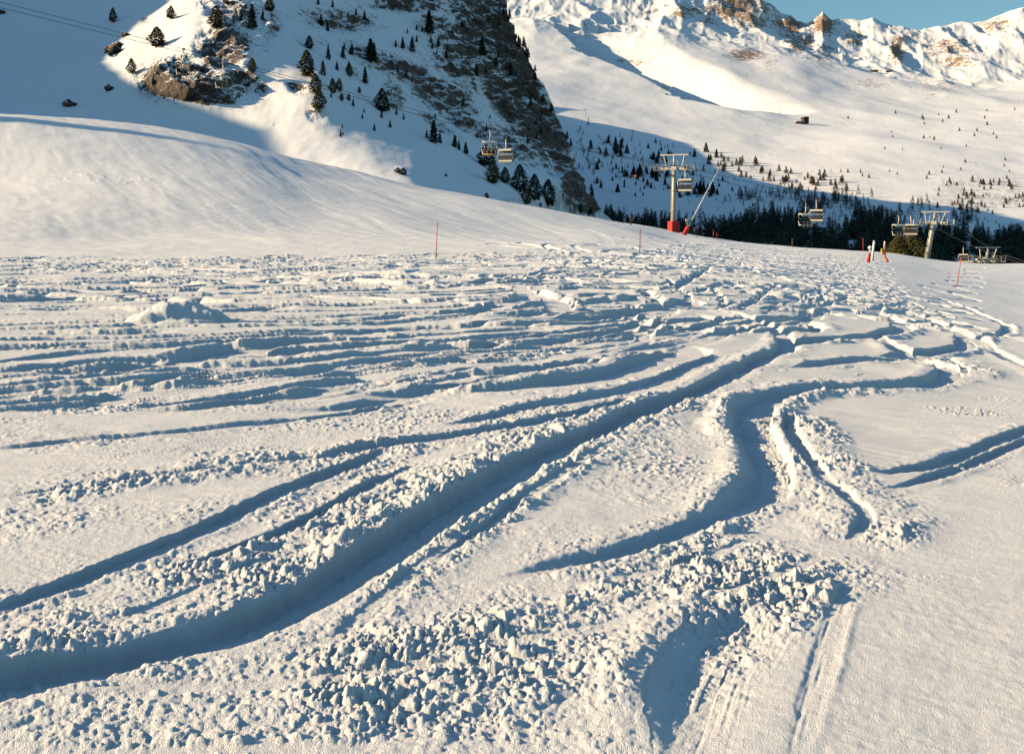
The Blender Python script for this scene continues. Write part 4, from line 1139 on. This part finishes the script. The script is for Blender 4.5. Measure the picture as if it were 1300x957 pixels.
t = empty('snow_lance', at(865.5, 303.5, 205), 0, 'long white snow lance leaning from a red padded foot', 'snow lance', 'snow lances')
a = Vector((0,0,0)); b = at(874.3, 287.5, 205)-at(865.5, 303.5, 205); c = at(912, 215.5, 205)-at(865.5, 303.5, 205)
m = MB(); m.tube([a-b.normalized()*.3, b*.1, b*.9, b], [.42,.46,.44,.3], 12); m.build('padding', M['red'], t, True)
m = MB(); m.tube([b*.8, c], [.11,.07], 8); m.build('lance_tube', M['white'], t, True)
m = MB(); e = (c-b).normalized(); m.tube([c, c+e*.5], [.14,.12], 8); m.build('nozzle_head', M['galv'], t)
m = MB(); q = b+Vector((-.35,-.1,.3)); m.tube([b+Vector((-.2,0,-.1)), q+Vector((0,0,.6))], .05, 6); m.box(q+Vector((0,0,.85)), (.45,.4,.55)); m.build('control_box', M['white'], t)

g1, g2, g3 = gpt(1102, 333.5), gpt(1107.5, 331), gpt(1123, 332)
print('crest', g1, g2, g3)
t = empty('snow_gun', g1, 0, 'small snow gun on a leaning bright red padded foot', 'snow gun', 'snow guns on the crest')
m = MB(); m.tube([(0,0,-.2),(.12,0,.7),(.28,0,1.45)], [.26,.26,.2], 12); m.build('padding', M['red'], t, True)
m = MB(); m.tube([(.28,0,1.4),(.4,0,1.75)], .06, 8); m.build('neck', M['galv'], t)
m = MB(); m.tube([(.15,-.35,2.3),(.35,.0,2.35),(.5,.3,2.4)], [.28,.3,.2], 14); m.box((.42,0,1.9), (.35,.3,.3)); m.build('barrel', M['white'], t, True)
t.scale = (g1.y/172,)*3
t = empty('marker_post', g2, 0, 'thick pinkish white post behind the small snow gun', 'post')
m = MB(); m.tube([(0,0,-.3),(.12,0,1.6),(.33,0,3.4)], [.2,.2,.2], 10); m.build('shaft', M['white'], t, True)
m = MB(); m.tube([(.325,0,3.36),(.335,0,3.45)], [.22,.12], 10); m.build('cap', M['pinkwhite'], t)
t.scale = (g2.y/190,)*3
t = empty('snow_gun', g3, 0, 'orange and yellow padded snow gun bent towards the right', 'snow gun', 'snow guns on the crest')
m = MB(); m.tube([(.42,0,-.15),(.38,0,.15),(.05,0,.8),(-.02,0,1.15)], [.36,.22,.16,.16], 10); m.build('padded_foot', M['orange'], t, True)
m = MB(); m.box((-.1,0,1.45), (.5,.4,.55)); m.build('body', M['orange'], t)
m = MB(); m.box((-.42,0,1.75), (.22,.3,.6)); m.box((-.42,0,1.15), (.12,.12,.5)); m.build('yellow_guard', M['yellow'], t)
m = MB(); m.tube([(-.02,0,1.7),(.02,0,2.6),(.02,0,3.2)], [.18,.17,.14], 10); m.build('shaft', M['pinkwhite'], t, True)
t.scale = (g3.y/176,)*3

# orange marker ball on a far wire
t = empty('marker_ball', at(807, 224, 330), 0, 'small orange warning ball hanging before the shaded slope', 'marker ball')
bm = bmesh.new(); bmesh.ops.create_icosphere(bm, subdivisions=3, radius=.42); me = bpy.data.meshes.new('ball'); bm.to_mesh(me); bm.free(); me.materials.append(M['orange'])
o = bpy.data.objects.new('ball', me); COL.objects.link(o); o.parent = t
m = MB(); m.tube([(0,0,.4),(0,0,3.6)], .04, 5); m.tube([(-.06,0,.35),(.06,0,.35)], .12, 8); m.build('hanging_wire', M['cable'], t)
m = MB(); C = resample(np.array([tuple(at(*p)) for p in ((690,196,420),(740,202,380),(807,208.5,330),(900,217,300),(1005,236,290))]), 4); m.tube([tuple(v) for v in C], .035, 5)
tag(m.build('thin_cable', M['cable'], None), 'thin old cable crossing the valley above the orange ball', 'cable')
# far T-shaped lift posts
def tpost(px, pb, ptp, label):
    g = farhit(px, pb); h = (pb-ptp)/F*g.y
    t = empty('drag_lift_post', g, 0, label, 'lift post', 'far drag lift posts')
    m = MB(); m.tube([(0,0,-1),(0,0,h)], h*.045, 8); m.build('post', M['galv'], t)
    m = MB(); m.box((0,0,h), (h*.5, h*.05, h*.06)); m.build('crossarm', M['galv'], t)
    for s_ in (-1,1):
        m = MB(); m.tube([(s_*h*.22,-h*.1,h*.93),(s_*h*.22,h*.1,h*.93)], h*.03, 8); m.build('sheave', M['darkmetal'], t)
tpost(743, 148, 139, 'tiny lift post at the upper edge of the valley shadow')
tpost(803, 176, 166, 'tiny lift post in the shaded slope above the orange ball')
tpost(894, 220, 210, 'small lift post among firs right of the padded pylon')

# chalet and far buildings
g = farhit(1020, 158)
t = empty('chalet', g, R(12), 'dark timber chalet with a snowy terrace on the far sunlit slope', 'chalet')
k = g.y/F
m = MB(); m.box((2*k,0,4.2*k), (6.8*k, 8*k, 7.6*k)); m.build('wall', M['wood'], t)
m = MB(); b0 = len(m.v)
for x, z in ((-2.2,6.6),(6.2,6.6),(4.6,9.0),(-.6,9.0)):
    for y in (-4.6, 4.6): m.v.append(Vector((x*k, y*k, z*k)))
for q in ((0,1,3,2),(2,3,5,4),(4,5,7,6),(6,7,1,0),(0,2,4,6),(1,7,5,3)): m.f.append([b0+i for i in q])
m.build('roof', M['wood'], t)
m = MB(); m.box((-6.5*k,0,1.6*k), (10.5*k, 5*k, 1.6*k)); m.build('terrace_wing', M['wood_warm'], t)
m = MB(); m.box((-6.3*k,0,2.9*k), (9.5*k, 4*k, .9*k)); m.build('snowy_roof', M['white'], t)
for x in (.6, 2.6): 
    m = MB(); m.box((x*k, -4.05*k, 3.2*k), (.9*k, .2*k, 1.1*k)); m.build('window', M['darkmetal'], t)
for px, py, w_, lab in ((1109,92,11,'long low brown building on the crest below the far peaks, left one'),(1129,93,9,'low brown building on the crest below the far peaks, right one')):
    g = farhit(px, py); k = g.y/F
    t = empty('mountain_building', g, 0, lab, 'building', 'buildings below the far peaks')
    m = MB(); m.box((0,0,.7*k), (w_*k, 3*k, 2*k)); m.build('wall', M['wood_warm'], t)
    m = MB(); m.box((0,0,1.85*k), (w_*1.05*k, 3.4*k, .5*k)); m.build('roof', M['white'], t)
    for s_ in (-.25,.25):
        m = MB(); m.box((w_*s_*k,-1.52*k,.9*k), (w_*.15*k,.1*k,.6*k)); m.build('window', M['darkmetal'], t)

# ------------------------------------------------------------------ light, sky, camera
for o in list(COL.objects):
    pass
w = bpy.data.worlds.new('World'); sc.world = w; w.use_nodes = True
nt = w.node_tree; sky = nt.nodes.new('ShaderNodeTexSky'); sky.sky_type = 'NISHITA'; sky.sun_disc = False
sky.sun_elevation = EL; sky.sun_rotation = math.atan2(SUN.x, SUN.y); sky.altitude = 2000; sky.air_density = 1.5; sky.dust_density = 2.2; sky.ozone_density = 3.2
mt = nt.nodes.new('ShaderNodeMix'); mt.data_type = 'RGBA'; mt.blend_type = 'MULTIPLY'; mt.inputs['Factor'].default_value = 1
mt.inputs[7].default_value = (.80, 1.0, .98, 1); nt.links.new(sky.outputs[0], mt.inputs[6])     # clearer, greener blue of the winter sky
nt.links.new(mt.outputs[2], nt.nodes['Background'].inputs[0]); nt.nodes['Background'].inputs[1].default_value = .080
ld = bpy.data.lights.new('sun', 'SUN'); ld.energy = 5.0; ld.angle = math.radians(.53); ld.color = (1, .75, .455)
lo = bpy.data.objects.new('sun', ld); COL.objects.link(lo); lo.rotation_mode = 'QUATERNION'; lo.rotation_quaternion = SUN.to_track_quat('Z', 'Y')
cam = bpy.data.cameras.new('camera'); cam.lens = 36*F/1300; cam.sensor_width = 36; cam.shift_y = -(478.5-HOR)/1300
cam.clip_start = .1; cam.clip_end = 30000
co = bpy.data.objects.new('camera', cam); COL.objects.link(co); co.location = (0, 0, CZ); co.rotation_euler = (PI/2, 0, 0)
sc.camera = co
sc.view_settings.view_transform = 'Standard'; sc.view_settings.look = 'None'; sc.view_settings.gamma = 1; sc.view_settings.exposure = .64
sc.cycles.max_bounces = 5; sc.cycles.diffuse_bounces = 0; sc.cycles.use_denoising = True
